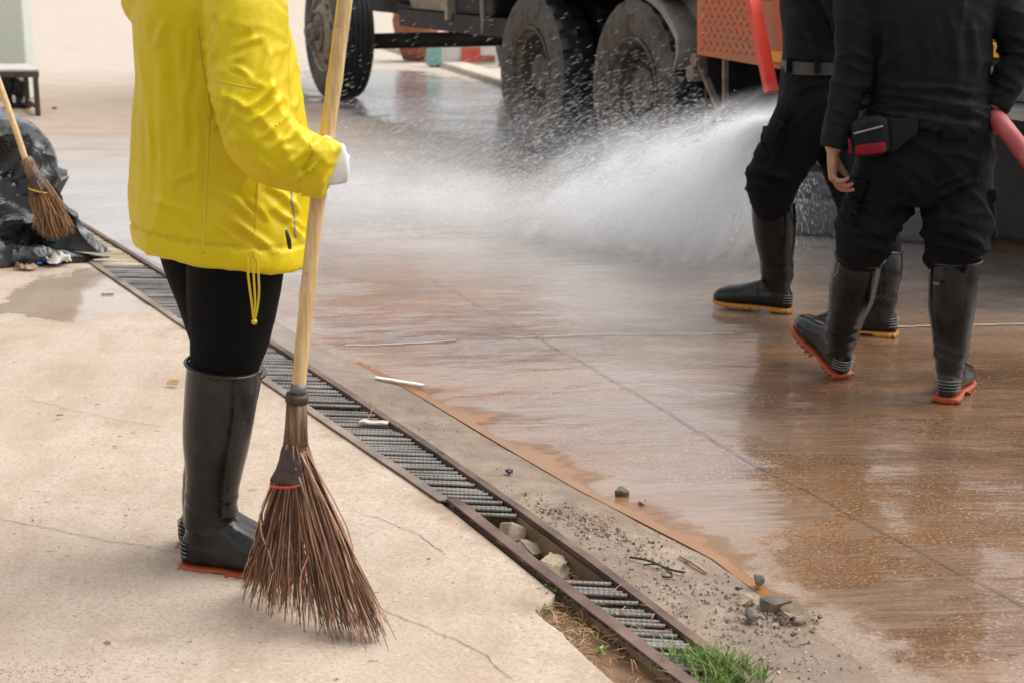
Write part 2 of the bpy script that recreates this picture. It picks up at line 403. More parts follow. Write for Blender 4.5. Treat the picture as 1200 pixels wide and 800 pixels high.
    t.set(t.b, 'Coat_Weight', t.math('MULTIPLY', t.math('MULTIPLY', wetm, patch_), .85)); t.set(t.b, 'Coat_Roughness', .07); t.set(t.b, 'Coat_IOR', 1.5); t.set(t.b, 'Coat_Normal', wb)
    r = t.math('ADD', r, .12, True)
    r = t.math('MAXIMUM', r, t.math('MULTIPLY', dirt, .8))
    return t.fin(c, r, nd.outputs[0], Specular_IOR_Level=.5)
M['sidewalk'] = sidewalk_mat(); M['gutter'] = gutter_mat(); M['road'] = road_mat()
t = NT('muddy_water'); f = t.noise(4, 5, .6, t.map((1,2,1)))
M['puddle'] = t.fin(t.ramp(f, [(.3, (.235,.105,.034)), (.7, (.29,.14,.053))]), .16, t.bump(t.noise(14, 3), .03, .003), Specular_IOR_Level=.25, Alpha=t.math('DIVIDE', t.math('ADD', t.n('Attribute', {'attribute_name': 'depth'}).outputs['Fac'], t.math('MULTIPLY', t.math('SUBTRACT', t.noise(26, 5, .65, t.map((.5,1.3,1))), .5), .005)), .0032, True))
M['joint'] = basic('joint_filler', (.075,.043,.026), (.14,.082,.048), .5, 12)
M['joint_pale'] = basic('pale_joint', (.40,.35,.30), (.55,.50,.45), .35, 6)
M['crack'] = basic('crack_dirt', (.10,.07,.05), (.19,.13,.09), .9, 20)
M['soil'] = basic('brown_soil', (.11,.058,.030), (.26,.15,.085), .95, 12, bump=.9, bsc=45, bd=.01)
M['rust'] = basic('rusty_angle_iron', (.050,.032,.027), (.20,.125,.095), .55, 5, bump=.5, bsc=80, r2=.75, metal=.35)
M['rust_light'] = basic('worn_angle_iron', (.11,.08,.066), (.34,.26,.205), .5, 4, bump=.5, bsc=80, r2=.7, metal=.35)
M['rebar'] = basic('rusty_rebar', (.13,.112,.10), (.34,.315,.29), .42, 6, bump=.4, bsc=140, r2=.6, metal=.55)
M['rebar_dust'] = basic('dusty_rebar', (.42,.34,.23), (.62,.53,.38), .8, 9, bump=.4, bsc=140)
M['channel'] = basic('drain_concrete', (.16,.105,.065), (.34,.235,.155), .9, 9, bump=.7, bsc=40)
M['rock'] = basic('grey_rubble', (.25,.19,.13), (.43,.345,.25), .9, 9, bump=.9, bsc=45, bd=.006)
M['rock_dark'] = basic('dark_rubble', (.07,.058,.048), (.22,.175,.135), .85, 14, bump=.8, bsc=60)
M['slate'] = basic('blue_black_chip', (.015,.017,.02), (.05,.05,.055), .5, 30)
t = NT('gravel_chips'); oi = t.n('NewGeometry')
M['gravel'] = t.fin(t.ramp(oi.outputs['Random Per Island'], [(0, (.05,.042,.04)), (.25, (.15,.11,.085)), (.5, (.30,.22,.155)), (.85, (.45,.38,.30)), (1, (.24,.12,.07))]), .75)
t = NT('straw'); oi = t.n('NewGeometry')
M['straw'] = t.fin(t.ramp(oi.outputs['Random Per Island'], [(0, (.20,.10,.045)), (.5, (.42,.26,.12)), (1, (.60,.45,.26))]), .7)
t = NT('grass_blade'); oi = t.n('NewGeometry')
M['grass'] = t.fin(t.ramp(oi.outputs['Random Per Island'], [(0, (.06,.13,.018)), (.55, (.16,.29,.045)), (.85, (.28,.38,.09)), (1, (.45,.40,.18))]), .5, Subsurface_Weight=.0)
M['leaf'] = basic('dry_leaf', (.26,.14,.05), (.42,.26,.11), .7, 40)
M['card'] = basic('pale_card', (.45,.36,.27), (.58,.48,.38), .8, 20)
M['white_plastic'] = basic('white_strip', (.62,.60,.57), (.74,.72,.70), .35, 10)
M['black_plastic'] = basic('black_strap', (.008,.008,.009), (.016,.016,.018), .4, 20)
t = NT('black_sheeting')
M['sheet'] = t.fin(t.ramp(t.noise(9, 5), [(.4, (.004,.004,.0045)), (.8, (.016,.0155,.0155))]), t.ramp(t.noise(6, 4), [(.4, .2), (.7, .34)]), t.bump(t.noise(11, 3, .55, dist=1.2), .4, .03), Specular_IOR_Level=.6)
M['drum'] = basic('grey_mottled_plastic', (.025,.028,.03), (.19,.20,.20), .5, 22, bump=.3, bsc=60, r2=.7)
M['blue_print'] = basic('blue_print', (.02,.09,.36), (.08,.20,.50), .35, 30)
M['paper'] = basic('crumpled_paper', (.50,.44,.36), (.72,.68,.62), .6, 25)
M['wood_chip'] = basic('wood_chip', (.30,.17,.10), (.45,.29,.19), .8, 30)
t = NT('stained_plaster'); sx = t.n('SeparateXYZ', None, Vector=t.co)
c = t.mix(t.ramp(t.noise(3, 6, .6), [(.45, 0.0), (.7, .6)]), (.62,.66,.58), (.62,.52,.34))
M['plaster'] = t.fin(c, .85, t.bump(t.noise(30, 4), .2, .004))
M['bench_steel'] = basic('rusty_brown_steel', (.035,.024,.02), (.085,.06,.05), .6, 20)
M['bench_top'] = basic('dusty_bench_top', (.42,.38,.34), (.56,.52,.48), .6, 8)
# truck
t = NT('muddy_tyre'); f = t.noise(6, 8, .66); f2 = t.noise(24, 6, .65)
k = t.ramp(t.math('ADD', t.math('MULTIPLY', f, .6), t.math('MULTIPLY', f2, .4)), [(.40, .15), (.5, .75), (.62, 1.0)])
M['sidewall'] = t.fin(t.mix(k, (.011,.0105,.0105), (.105,.080,.061)), .75, t.bump(f2, .4, .01))
M['tread'] = basic('black_tread', (.012,.012,.013), (.035,.033,.032), .5, 14, bump=.5, bsc=50)
M['rim'] = basic('muddy_rim', (.03,.024,.02), (.15,.115,.085), .7, 12, bump=.4, bsc=50)
M['rim_front'] = basic('dusty_steel_rim', (.17,.135,.10), (.36,.29,.22), .65, 12, bump=.4, bsc=50)
M['hub'] = basic('greasy_hub', (.09,.07,.055), (.30,.245,.20), .55, 20)
M['drum_red'] = basic('rusty_brake_drum', (.13,.045,.035), (.20,.08,.06), .8, 20)
M['chassis'] = basic('oily_chassis', (.009,.008,.008), (.03,.024,.02), .7, 6, bump=.5, bsc=30)
M['tan_tank'] = basic('dusty_tan_tank', (.16,.12,.085), (.38,.31,.235), .6, 5, bump=.3, bsc=40, r2=.75)
M['fender'] = basic('dusty_grey_fender', (.17,.15,.13), (.30,.275,.245), .7, 9)
M['tan_bracket'] = basic('muddy_bracket', (.15,.10,.07), (.30,.225,.165), .8, 14)
M['bed_grey'] = basic('grey_steel', (.10,.10,.10), (.17,.17,.17), .5, 9, metal=.4)
M['red_paint'] = basic('red_paint', (.58,.03,.016), (.70,.055,.03), .4, 8, bump=.15)
M['yellow_band'] = basic('amber_reflector', (.75,.33,.01), (.82,.42,.02), .35, 8)
t = NT('worn_orange_paint'); f = t.noise(5, 8, .68); 
c = t.ramp(f, [(.36, (.50,.11,.03)), (.55, (.40,.125,.055)), (.7, (.30,.15,.10))])
M['orange'] = t.fin(c, .5, t.bump(t.noise(40, 4), .2, .004))
t = NT('peeling_orange_paint'); f = t.noise(11, 8, .7)
M['peel'] = t.fin(t.ramp(f, [(.46, (.55,.16,.04)), (.52, (.60,.52,.46)), (.62, (.36,.13,.06))]), .6, t.bump(f, .4, .004))
t = NT('checker_steel'); 
M['checker'] = t.fin(t.ramp(t.noise(12, 6), [(.3, (.16,.15,.14)), (.7, (.36,.345,.33))]), .38, Metallic=.5)
t = NT('hose_red'); w = t.n('TexWave', {'wave_type': 'BANDS'}, Vector=t.n('TexCoord').outputs['UV'], Scale=8.0)
M['hose'] = t.fin(t.ramp(t.noise(14, 5), [(.3, (.33,.05,.055)), (.7, (.44,.10,.105))]), .5, t.bump(t.noise(90, 3), .2, .003))
M['bag'] = fabric('black_nylon', (.007,.007,.009), (.014,.014,.017), .6, .3, 30)
M['bag_red'] = fabric('dark_red_nylon', (.17,.006,.014), (.24,.010,.022), .6, .3, 30)
M['zip'] = basic('zip_tape', (.18,.17,.16), (.32,.30,.28), .4)
M['belt'] = basic('grey_belt', (.028,.026,.026), (.05,.048,.046), .55)
M['brass'] = basic('nozzle_brass', (.45,.33,.13), (.55,.42,.2), .3, metal=.9)
M['teal'] = basic('teal_paint', (.18,.40,.38), (.28,.50,.47), .6)
M['sign_white'] = basic('white_board', (.62,.60,.57), (.72,.70,.67), .6)
M['sign_red'] = basic('red_board', (.48,.075,.05), (.58,.13,.09), .6)
M['terracotta'] = basic('terracotta', (.22,.085,.05), (.32,.13,.08), .8)
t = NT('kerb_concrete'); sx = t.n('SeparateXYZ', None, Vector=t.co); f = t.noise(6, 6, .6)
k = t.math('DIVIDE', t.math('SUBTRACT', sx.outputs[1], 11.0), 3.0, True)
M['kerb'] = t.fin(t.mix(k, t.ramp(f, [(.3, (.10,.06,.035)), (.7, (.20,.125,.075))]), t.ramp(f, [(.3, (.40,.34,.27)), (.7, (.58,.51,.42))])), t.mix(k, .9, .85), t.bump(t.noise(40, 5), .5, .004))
# ------------------------------------------------------------------ drain lines
def interp(tab):
    ys = [a for a, b in tab]; xs = [b for a, b in tab]
    def f(y):
        if y <= ys[0]: return xs[0]+(y-ys[0])*(xs[1]-xs[0])/(ys[1]-ys[0])
        if y >= ys[-1]: return xs[-1]+(y-ys[-1])*(xs[-1]-xs[-2])/(ys[-1]-ys[-2])
        return float(np.interp(y, ys, xs))
    return f
def px_line(pts):
    g = sorted(((G(*p).y, G(*p).x) for p in pts)); return interp(g)
XL = px_line([(95,303),(280,430),(525,597),(640,690),(780,800)])        # outer edge of left steel
XR = px_line([(90,258),(200,325),(340,415),(500,520),(617,600),(720,675),(832,760)])
XP = px_line([(250,335),(390,404),(480,444),(600,514),(690,565),(850,645),(1010,760)])   # foot of the gutter slope
DS = V((-.46, .888, 0))   # along the drain, away
# ------------------------------------------------------------------ ground
def nonuni(lo, hi, step, ends, grow=1.22):
    a = list(np.arange(lo, hi+1e-6, step)); s = step
    while a[-1] < ends[1]: s *= grow; a.append(a[-1]+s)
    s = step
    while a[0] > ends[0]: s *= grow; a.insert(0, a[0]-s)
    return a
def edge_attr(o):
    L = V(o.location); at = o.data.attributes.new('edge', 'FLOAT', 'POINT')
    at.data.foreach_set('value', [v.co.x+L.x-XP(v.co.y+L.y) for v in o.data.vertices])
def road_z(x, y):
    d = x - XP(y)
    base = -.022 + min(.022, max(0, d)*.035)
    if d > .0:
        n = noise.noise(V((x*2.2, y*4.5, 3)))*.006 + noise.noise(V((x*7, y*14, 5)))*.0022 + noise.noise(V((x*22, y*40, 9)))*.0012
        base += n*(1 if y < 9 else .3)
    return base if y < 30 else base-.0
xs = nonuni(-1.1, 2.4, .018, (-300, 300)); ys = nonuni(2.45, 6.6, .024, (1.2, 600))
vs = [(x, y, road_z(x, y)) for y in ys for x in xs]; nx = len(xs); fs = []
for j in range(len(ys)-1):
    for i in range(nx-1):
        x, y = xs[i+1], ys[j]
        if xs[i+1] < (XR(ys[j+1])*.5+XP(ys[j+1])*.5) and y < 40: continue
        a = j*nx+i; fs.append((a, a+1, a+nx+1, a+nx))
used = sorted({i for f in fs for i in f}); remap = {u: k for k, u in enumerate(used)}
road = mk('road', [vs[u] for u in used], [tuple(remap[i] for i in f) for f in fs], M['road']); tag(road, kind='structure'); edge_attr(road)
# muddy water lying at the foot of the gutter: the uneven slab cuts its edge
def sheet(name, fn, ylist, us, mat, kind='structure', smooth=True):
    vs, fs = [], []
    for y in ylist:
        for u in us: vs.append(fn(u, y))
    n = len(us)
    for j in range(len(ylist)-1):
        for i in range(n-1): a = j*n+i; fs.append((a, a+1, a+n+1, a+n))
    o = mk(name, vs, fs, mat, smooth=smooth); tag(o, kind=kind); return o
pz = lambda y: -.0186-.004*max(0, abs(y-4.25)-.62)**1.0*1.6
pud = sheet('puddle', lambda u, y: (XP(y)-.03+u*.62, y, pz(y)), list(np.arange(3.25, 5.5, .014)), list(np.linspace(0, 1, 50)), M['puddle'])
at = pud.data.attributes.new('depth', 'FLOAT', 'POINT'); at.data.foreach_set('value', [v.co.z-min(road_z(v.co.x, v.co.y), .05) if v.co.x > XP(v.co.y)+.002 else .004 for v in pud.data.vertices])
def gut(u, y):
    x = XR(y)-.012 + u*(XP(y)+.03-XR(y)); z = -.002 - .023*u
    z += noise.noise(V((x*6, y*6, 1)))*.003*min(1, u*4)
    if y < 3.9 and u > .25: z += max(0, noise.noise(V((x*5, y*7, 8))))*.012*min(1, (3.9-y)*2)
    return (x, y, z)
yl = list(np.arange(2.0, 9, .03))+list(np.arange(9, 46, .5))
edge_attr(sheet('gutter', gut, yl, list(np.linspace(0, 1, 24)), M['gutter']))
# sidewalk slab with a broken bite near the front
BITE = px_line([(612,700),(628,718),(660,745),(690,775),(722,802),(760,835)])
def swx(y):
    e = XL(y)+.004
    if y < 3.27:
        k = min(1, (3.27-y)/.06); e = e*(1-k)+min(e, BITE(y))*k + noise.noise(V((y*18, 0, 4)))*.008*k
    return e
def sw(u, y):
    d = (u**2.2)*60 if u > .0 else 0
    x = swx(y)-d; z = .002+min(d, 6)*.012 + noise.noise(V((x*1.1, y*1.1, 7)))*.006*min(1, d*3)+noise.noise(V((x*5, y*5, 2)))*.0015
    return (x, y, z)
yl = list(np.arange(1.6, 9, .03))+list(np.arange(9, 46, .6))
us = list(np.linspace(0, 1, 70))
vs, fs = [], []
for y in yl:
    for u in us: vs.append(sw(u, y))
    x0, _, z0 = sw(0, y); vs.append((x0+.001, y, -.06))
n = len(us)+1
for j in range(len(yl)-1):
    for i in range(len(us)-1): a = j*n+i; fs.append((a+1, a, a+n, a+n+1))
    a = j*n; fs.append((a, a+n-1, a+2*n-1, a+n))
swo = mk('sidewalk', vs, fs, M['sidewalk']); tag(swo, kind='structure')
at = swo.data.attributes.new('edge', 'FLOAT', 'POINT'); at.data.foreach_set('value', [swx(v.co.y)-v.co.x for v in swo.data.vertices])
sheet('soil', lambda u, y: ((swx(y)-.03)+u*(XL(y)+.035-(swx(y)-.03)), y, -.022+noise.noise(V((u*4, y*16, 1)))*.012), list(np.arange(2.2, 3.42, .02)), list(np.linspace(0, 1, 10)), M['soil'])
# drain channel under the grating
def chan(u, y):
    w = [(-.0, -.004), (.004, -.21), (.5, -.22), (.996, -.21), (1.0, -.004)]
    a = w[int(u)]; x0, x1 = XL(y)+.028, XR(y)-.028
    return (x0+a[0]*(x1-x0), y, a[1]+(noise.noise(V((u, y*8, 0)))*.02 if int(u) == 2 else 0))
sheet('drain_channel', chan, list(np.arange(2.2, 12, .1)), [0, 1, 2, 3, 4], M['channel'], smooth=False)
# slab joints and hairline cracks
def strip(name, pts, w, mat, z=.003, wob=.004, seed=0, kind='structure', frac=None):
    P = pl([V((p.x, p.y, 0)) for p in pts], 30); mb = MB(); rs = []
    for i, p in enumerate(P):
        t = (P[min(i+1, len(P)-1)]-P[max(i-1, 0)]).normalized(); sd = V((-t.y, t.x, 0))
        o = sd*(noise.noise(V((i*.23, seed, 0)))*wob + (noise.noise(V((i*.9, seed, 3)))*wob*.7 if frac else 0))
        ww = w*(1+.6*noise.noise(V((i*.4, seed, 5))))
        zz = (road_z(p.x, p.y) if name.startswith('slab') else 0)+z
        q = p+o+V((0,0,zz)); rs.append([q-sd*ww/2, q+sd*ww/2])
    mb.rings(rs, cap=False, closed=False)
    o = obj(name, mb, mat); tag(o, kind=kind); return o
strip('slab_joint', [G(610,385), G(740,458), G(870,535), G(1035,622), G(1230,722)], .0026, M['joint'], z=.0035, wob=.006)
strip('slab_joint', [G(610,385), G(500,325), G(500,325)], .0022, M['joint'], z=.004, wob=.01, seed=4)
strip('slab_joint', [G(405,400), G(535,398)], .011, M['joint_pale'], z=.004, wob=.006, seed=1)
strip('slab_joint', [G(604,398), G(700,394), G(860,391)], .006, M['joint_pale'], z=.0045, wob=.006, seed=2)
strip('slab_joint', [G(1045,384), G(1230,379)], .015, M['joint_pale'], z=.0045, wob=.004, seed=3)
def crack(pts, w, seed):
    P = [V((p.x, p.y, 0)) for p in pts]; fine = []
    for a, b in zip(P[:-1], P[1:]):
        for i in range(16):
            q = a+(b-a)*(i/16); q += V((noise.noise(V((q.x*25, q.y*25, seed))), noise.noise(V((q.x*25, q.y*25, seed+9))), 0))*.012; fine.append(q)
    mb = MB(); rs = []
    for i in range(len(fine)):
        t = (fine[min(i+1, len(fine)-1)]-fine[max(i-1, 0)]).normalized(); sd = V((-t.y, t.x, 0)); q = fine[i]
        d = max(0, swx(q.y)-q.x); z = .002+min(d,6)*.012+noise.noise(V((q.x*1.1, q.y*1.1, 7)))*.006*min(1, d*3)+noise.noise(V((q.x*5, q.y*5, 2)))*.0015+.0022
        ww = w*(.5+abs(noise.noise(V((i*.35, seed, 1))))*1.6)
        rs.append([q-sd*ww/2+V((0,0,z)), q+sd*ww/2+V((0,0,z))])
    tag(obj('pavement_crack', mb.rings(rs, cap=False, closed=False), M['crack']), kind='structure')
crack([G(-20,612), G(60,626), G(130,640), G(215,654)], .0022, 1)
crack([G(410,600), G(450,612), G(490,628), G(520,650)], .0018, 2)
crack([G(440,715), G(480,730), G(560,765), G(600,800)], .002, 3)
crack([G(20,470), G(110,492), G(200,505)], .0014, 4)
# ------------------------------------------------------------------ steel angle edging and gratings
def edging(name, xf, side, y0, y1, lift, label, mat, w=.030, tip=0):
    ys = list(np.arange(y0, y1, .05))+[y1]; rs = []
    for k, y in enumerate(ys):
        x = xf(y); z = lift + (tip*(1-k/(len(ys)-1)) if tip else 0) + noise.noise(V((y*5, side, 2)))*.0015
        s = 1 if side > 0 else -1      # side +1: flat goes right from outer edge
        rs.append([V((x, y, z+.006)), V((x+s*w, y, z+.006)), V((x+s*w, y, z-.022)), V((x+s*(w-.005), y, z-.022)), V((x+s*(w-.005), y, z+.001)), V((x, y, z+.001))])
        if side < 0: rs[-1].reverse()
    mb = MB().rings(rs); c = (xf(y0), y0, 0)
    o = obj(name, mb, mat, loc=c, auto=30); return tag(o, label, 'steel edging', 'steel edging strips of the drain')
edging('steel_edging', XL, 1, 3.875, 12.0, .004, 'long worn steel edging on the sidewalk side of the long drain grating', M['rust_light'], .030)
edging('steel_edging', lambda y: XL(y)+.012, 1, 2.3, 3.865, .012, 'near rusty steel edging beside the broken soil and the open stretch of drain', M['rust'], .032, tip=0)
edging('steel_edging', XR, -1, 2.3, 12.0, .004, 'rusty steel edging on the road side of the drain', M['rust'], .024)
def rebar(mb, a, b, r=.0058):
    a, b = V(a), V(b); L = (b-a).length; n = max(4, int(L/.011)); t = (b-a).normalized(); u = V((0,0,1)); s = t.cross(u).normalized(); u = s.cross(t); rs = []
    for i in range(n):
        for q, k in ((0, 1.0), (.35, 1.0), (.5, 1.07), (.85, 1.07)):
            p = a+t*(L*(i+q)/n); rs.append([p+(s*math.cos(j*math.pi/3)+u*math.sin(j*math.pi/3))*r*k for j in range(6)])
    mb.rings(rs)
def grating(y0, y1, label, mat, step=.0245, missing=()):
    root = thing('drain_grating', (XL(y0), y0, 0), label, 'drain grating', 'rebar gratings over the drain')
    mb = MB(); y = y0+.01; k = 0
    while y < y1-.012:
        if k not in missing:
            j = random.uniform(-.006, .006); z = -.004+random.uniform(-.004, .003)
            a = (XL(y+.012)+.030, y+.012+j, z); b = (XR(y-.006)-.026, y-.006+j+random.uniform(-.003,.003), z+random.uniform(-.002,.002))
            rebar(mb, a, b)
        y += step+random.uniform(-.0015, .0015); k += 1
    obj('bar_panel', mb, mat, root, smooth=True)
    mb = MB(); mb.quadbar((XL(y0)+.045, y0, -.016), (XL(y1)+.045, y1, -.016), .012, .012)
    obj('support_bar', mb, M['rust'], root)
    mb = MB(); mb.quadbar((XR(y0)-.042, y0, -.016), (XR(y1)-.042, y1, -.016), .012, .012)
    obj('support_bar', mb, M['rust'], root)
grating(2.4, 3.375, 'short near rebar drain grating between the grass tuft and the rubble', M['rebar'], .0225)
grating(3.80, 4.75, 'rebar drain grating just beyond the open gap, beside the broom head', M['rebar'])
grating(4.765, 5.78, 'rebar drain grating behind the boots of the yellow raincoat wearer', M['rebar'])
grating(5.795, 7.05, 'rebar drain grating left of the yellow raincoat, below the dusty one', M['rebar'])
grating(7.07, 8.6, 'cream dusty drain grating next to the black plastic heap', M['rebar_dust'])
# ------------------------------------------------------------------ stones, debris
def stone_mb(c, r, seed, sq=(1, .8, .6), sub=3, cuts=5):
    import bmesh
    bm = bmesh.new(); bmesh.ops.create_icosphere(bm, subdivisions=sub, radius=1)
    R = random.Random(seed); pln = []
    for _ in range(cuts+4):
        d = V((R.uniform(-1,1), R.uniform(-1,1), R.uniform(-.6,1))).normalized(); pln.append((d, R.uniform(.32,.7)))
    mb = MB(); vs = []
    rot = Matrix.Rotation(R.uniform(0, 6.28), 3, 'Z')
    for v in bm.verts:
        p = v.co.copy()
        for d, h in pln:
            k = p.dot(d)
            if k > h: p -= d*(k-h)
        p += v.co*noise.noise(v.co*2.5+V((seed, 0, 0)))*.10 + v.co*noise.noise(v.co*7+V((0, seed, 0)))*.035
        p = V((p.x*sq[0], p.y*sq[1], p.z*sq[2]))*r
        vs.append(rot @ p + V(c))
    fs = [[v.index for v in f.verts] for f in bm.faces]; bm.free()
    return mb.add(vs, fs)
def stone(px, py, rpx, sq, label, mat, z0=0.0, group='broken concrete lumps beside the drain', name='stone', seed=None, rise=.5):
    g = G(px, py, z0); r = rpx*g.y/FPX
    o = obj(name, stone_mb((g.x, g.y, z0+r*sq[2]*rise), r, seed or px*3+py, sq), mat, loc=g, auto=28)
    tag(o, label, 'stone', group)
stone(892,684,15,(1,.8,.62),'dark angular stone lying alone above the cluster of rubble', M['rock_dark'], -.012)
stone(872,705,15,(1,.7,.5),'flat grey-brown rubble piece at the left of the cluster', M['rock'], -.006)
stone(905,712,24,(1.1,.7,.5),'grey-brown lump in the middle of the rubble cluster', M['rock_dark'], -.006)
stone(884,723,17,(1,.8,.5),'dark-sided lump at the lower left of the rubble cluster', M['rock_dark'], -.004)
stone(930,722,25,(1.1,.8,.55),'largest pale rubble lump at the right end of the cluster', M['rock'], -.006)
stone(866,690,6,(1,.8,.7),'small dark chip above the left end of the rubble cluster', M['rock_dark'], -.006)
stone(1055,771,5,(1,.9,.7),'small orange-brown pebble near the lower right of the road', M['leaf'], -.010)
stone(962,724,5,(1,.9,.7),'small black chip right of the rubble cluster', M['slate'], -.010)
stone(930,744,5,(1,.9,.7),'blue-black chip just below the pale rubble lump', M['slate'], -.006)
stone(596,553,7,(1,.8,.7),'black chip alone on the grey gutter halfway up the drain', M['slate'], -.004)
stone(730,580,17,(1,.6,.55),'brown stone standing in the edge of the muddy puddle', M['rock_dark'], -.018)
stone(752,590,7,(1,.7,.5),'smaller stone next to the one in the puddle edge', M['rock'], -.018)
g = G(645,668,-.10)
def pit(px, py, z, rpx, sq, label, mat, seed): 
    g = G(px, py, z); r = rpx*g.y/FPX
    tag(obj('rock', stone_mb((g.x, g.y, z), r, seed, sq, 4, 7), mat, loc=(g.x, g.y, z-r*sq[2]), auto=25), label, 'rock', 'rubble in the open drain')
pit(651,664,-.045,52,(1,.7,.6),'largest grey rock in the open stretch of drain', M['rock'], 11)
pit(622,646,-.055,44,(1,.7,.55),'tan rounded rock behind the largest one in the drain', M['rock'], 23)
pit(586,618,-.11,26,(1,.7,.6),'dark rock low down at the far end of the drain opening', M['rock_dark'], 5)
# broken grey concrete block tilted in the drain
g = G(598,634,-.05); R3 = Matrix.Rotation(.5, 3, 'Z') @ Matrix.Rotation(.5, 3, 'Y') @ Matrix.Rotation(-.35, 3, 'X')
o = bevel(obj('concrete_block', MB().box(g, (.055,.05,.085), R3), M['rock'], loc=(g.x, g.y, -.1)), .006); tag(o, 'grey squared concrete block tilted at the far end of the drain opening', 'block')
# gravel: thousands of loose chips
mb = MB()
tet = [(-1,-.6,-.4),(1,-.5,-.4),(.1,.9,-.4),(.0,.05,.7),(.6,.5,.3)]
def chip(x, y, z, r):
    R = Matrix.Rotation(random.uniform(0, 6.28), 3, 'Z') @ Matrix.Rotation(random.uniform(-.6,.6), 3, 'X')
    mb.add([R @ (V(p)*r*random.uniform(.7,1.3)) + V((x, y, z+r*.3)) for p in tet], [(0,2,1),(0,1,3),(1,4,3),(1,2,4),(2,0,3),(2,3,4)])
def pxscatter(n, cx, cy, sx, sy, slope, r0, r1, zf):
    for _ in range(n):
        dx, dy = random.gauss(0, sx), random.gauss(0, sy)
        g = G(cx+dx, cy+dy+slope*dx); z = zf(g.x, g.y)
        if z is None: continue
        r = r0+(r1-r0)*random.random()**3
        chip(g.x, g.y, z, r)
def gz(x, y):
    u = (x-XR(y)-.012)/(XP(y)-XR(y)+.03)
    if u < .03: return None
    return gut(u, y)[2] if u <= 1 else road_z(x, y)
pxscatter(700, 690, 612, 45, 9, .35, .0012, .006, gz)
pxscatter(1500, 790, 690, 75, 32, .40, .0008, .0045, gz)
pxscatter(500, 900, 740, 70, 28, .3, .0008, .005, gz)
pxscatter(160, 905, 716, 26, 9, .1, .003, .009, gz)
pxscatter(250, 600, 560, 90, 30, .62, .0006, .003, gz)
pxscatter(160, 470, 480, 60, 25, .6, .0006, .003, gz)
tag(obj('gravel', mb, M['gravel'], smooth=False), 'loose grit and small stones scattered beside the drain', 'gravel', kind='stuff')
mb = MB()
for _ in range(420):
    px, py = random.uniform(0, 640), random.uniform(330, 800); g = G(px, py)
    if g.x > swx(g.y)-.01: continue
    d = swx(g.y)-g.x; chip(g.x, g.y, .003+d*.012, random.uniform(.0008,.0022)*(1 if random.random() < .93 else 2))
for _ in range(260):
    g = G(random.uniform(-10, 110), random.uniform(784, 812)); chip(g.x, g.y, .003+(swx(g.y)-g.x)*.012, random.uniform(.0006,.0018))
tag(obj('grit', mb, M['gravel']), 'fine grit speckling the dusty pale sidewalk', 'grit', kind='stuff')
# straw, weeds, grass
def blades(mb, c, n, L, spread, w, bend, seg=4, zup=1.0):
    for _ in range(n):
        a = random.uniform(0, 6.28); r = spread*math.sqrt(random.random()); p = V(c)+V((math.cos(a)*r*1.4, math.sin(a)*r*.7, 0))
        d = V((random.gauss(0, .35), random.gauss(0, .35), zup)).normalized(); l = L*random.uniform(.45, 1.1); rs = []
        drift = V((random.gauss(0, 1), random.gauss(0, 1), -.35))*bend; s = d.cross(V((random.random()-.5, random.random()-.5, .2))).normalized()
        for k in range(seg+1):
            t = k/seg; q = p+d*l*t+drift*l*t*t; ww = w*(1-t**1.5)+.0002; nrm = d.cross(s)
            rs.append([q-s*ww/2, q+s*ww/2, q+nrm*ww*.25])
        mb.rings(rs, cap=False)
mb = MB(); g = G(832,785,-.02)
for cx, cy, n, L in ((800,775,60,.06),(825,785,120,.075),(850,790,110,.075),(872,792,70,.06),(835,805,90,.07),(785,785,40,.05),(880,800,50,.06),(860,810,60,.06)):
    q = G(cx, cy, -.01); blades(mb, q, int(n*.75), L*1.05, .03, .0036, .35)
tag(obj('grass_tuft', mb, M['grass'], loc=g, smooth=True), 'green grass tuft growing over the near end of the drain', 'grass', kind='stuff')
def weed(px, py, z, n, label):
    g = G(px, py, z); mb = MB()
    for _ in range(n):
        a = random.uniform(0, 6.28); rr = random.uniform(.004, .028); c = g+V((math.cos(a)*rr, math.sin(a)*rr, random.uniform(.003,.018)))
        d = V((math.cos(a), math.sin(a), random.uniform(-.2,.5)))*random.uniform(.004,.007); s = V((-d.y, d.x, 0))*.55
        mb.add([c-d, c+s, c+d, c-s], [(0,1,2,3)])
        mb.tube([g, g+(c-g)*.5+V((0,0,.004)), c], [.0006]*3, 4)
    tag(obj('weed', mb, M['grass'], loc=g), label, 'weed', 'small weeds around the drain')
weed(622,705,-.02,26,'little green weed at the upper end of the broken soil patch')
weed(634,716,-.02,20,'green weed sprouting just below the first in the soil patch')
weed(644,696,-.01,12,'tiny green weed against the inner side of the near steel edging')
weed(702,765,-.02,12,'small weed lower down the broken soil patch')
weed(575,610,-.05,22,'green weed in the drain mouth under the last bar of the long grating')
weed(712,722,-.01,12,'sparse green shoot poking between the bars of the near grating')
mb = MB()
def straws(n, px, py, sx, sy, z, L):
    for _ in range(n):
        g = G(px+random.gauss(0, sx), py+random.gauss(0, sy), z); a = random.uniform(0, 3.14); l = random.uniform(.4,1)*L
        d = V((math.cos(a), math.sin(a), random.uniform(-.15,.35)))*l/2; k = V((0,0,random.uniform(0,.2)))*l
        mb.tube([g-d, g+k, g+d], [.0007,.0008,.0005], 4, sub=2)
straws(150, 665, 678, 26, 8, -.05, .07); straws(60, 690, 740, 30, 18, -.006, .05); straws(130, 668, 745, 24, 22, -.012, .05); straws(40, 650, 720, 16, 10, -.012, .04)
straws(25, 580, 625, 14, 8, -.08, .05); straws(14, 705, 607, 6, 8, .0, .05); straws(40, 720, 770, 30, 18, -.012, .05); straws(25, 745, 735, 30, 15, .004, .05)
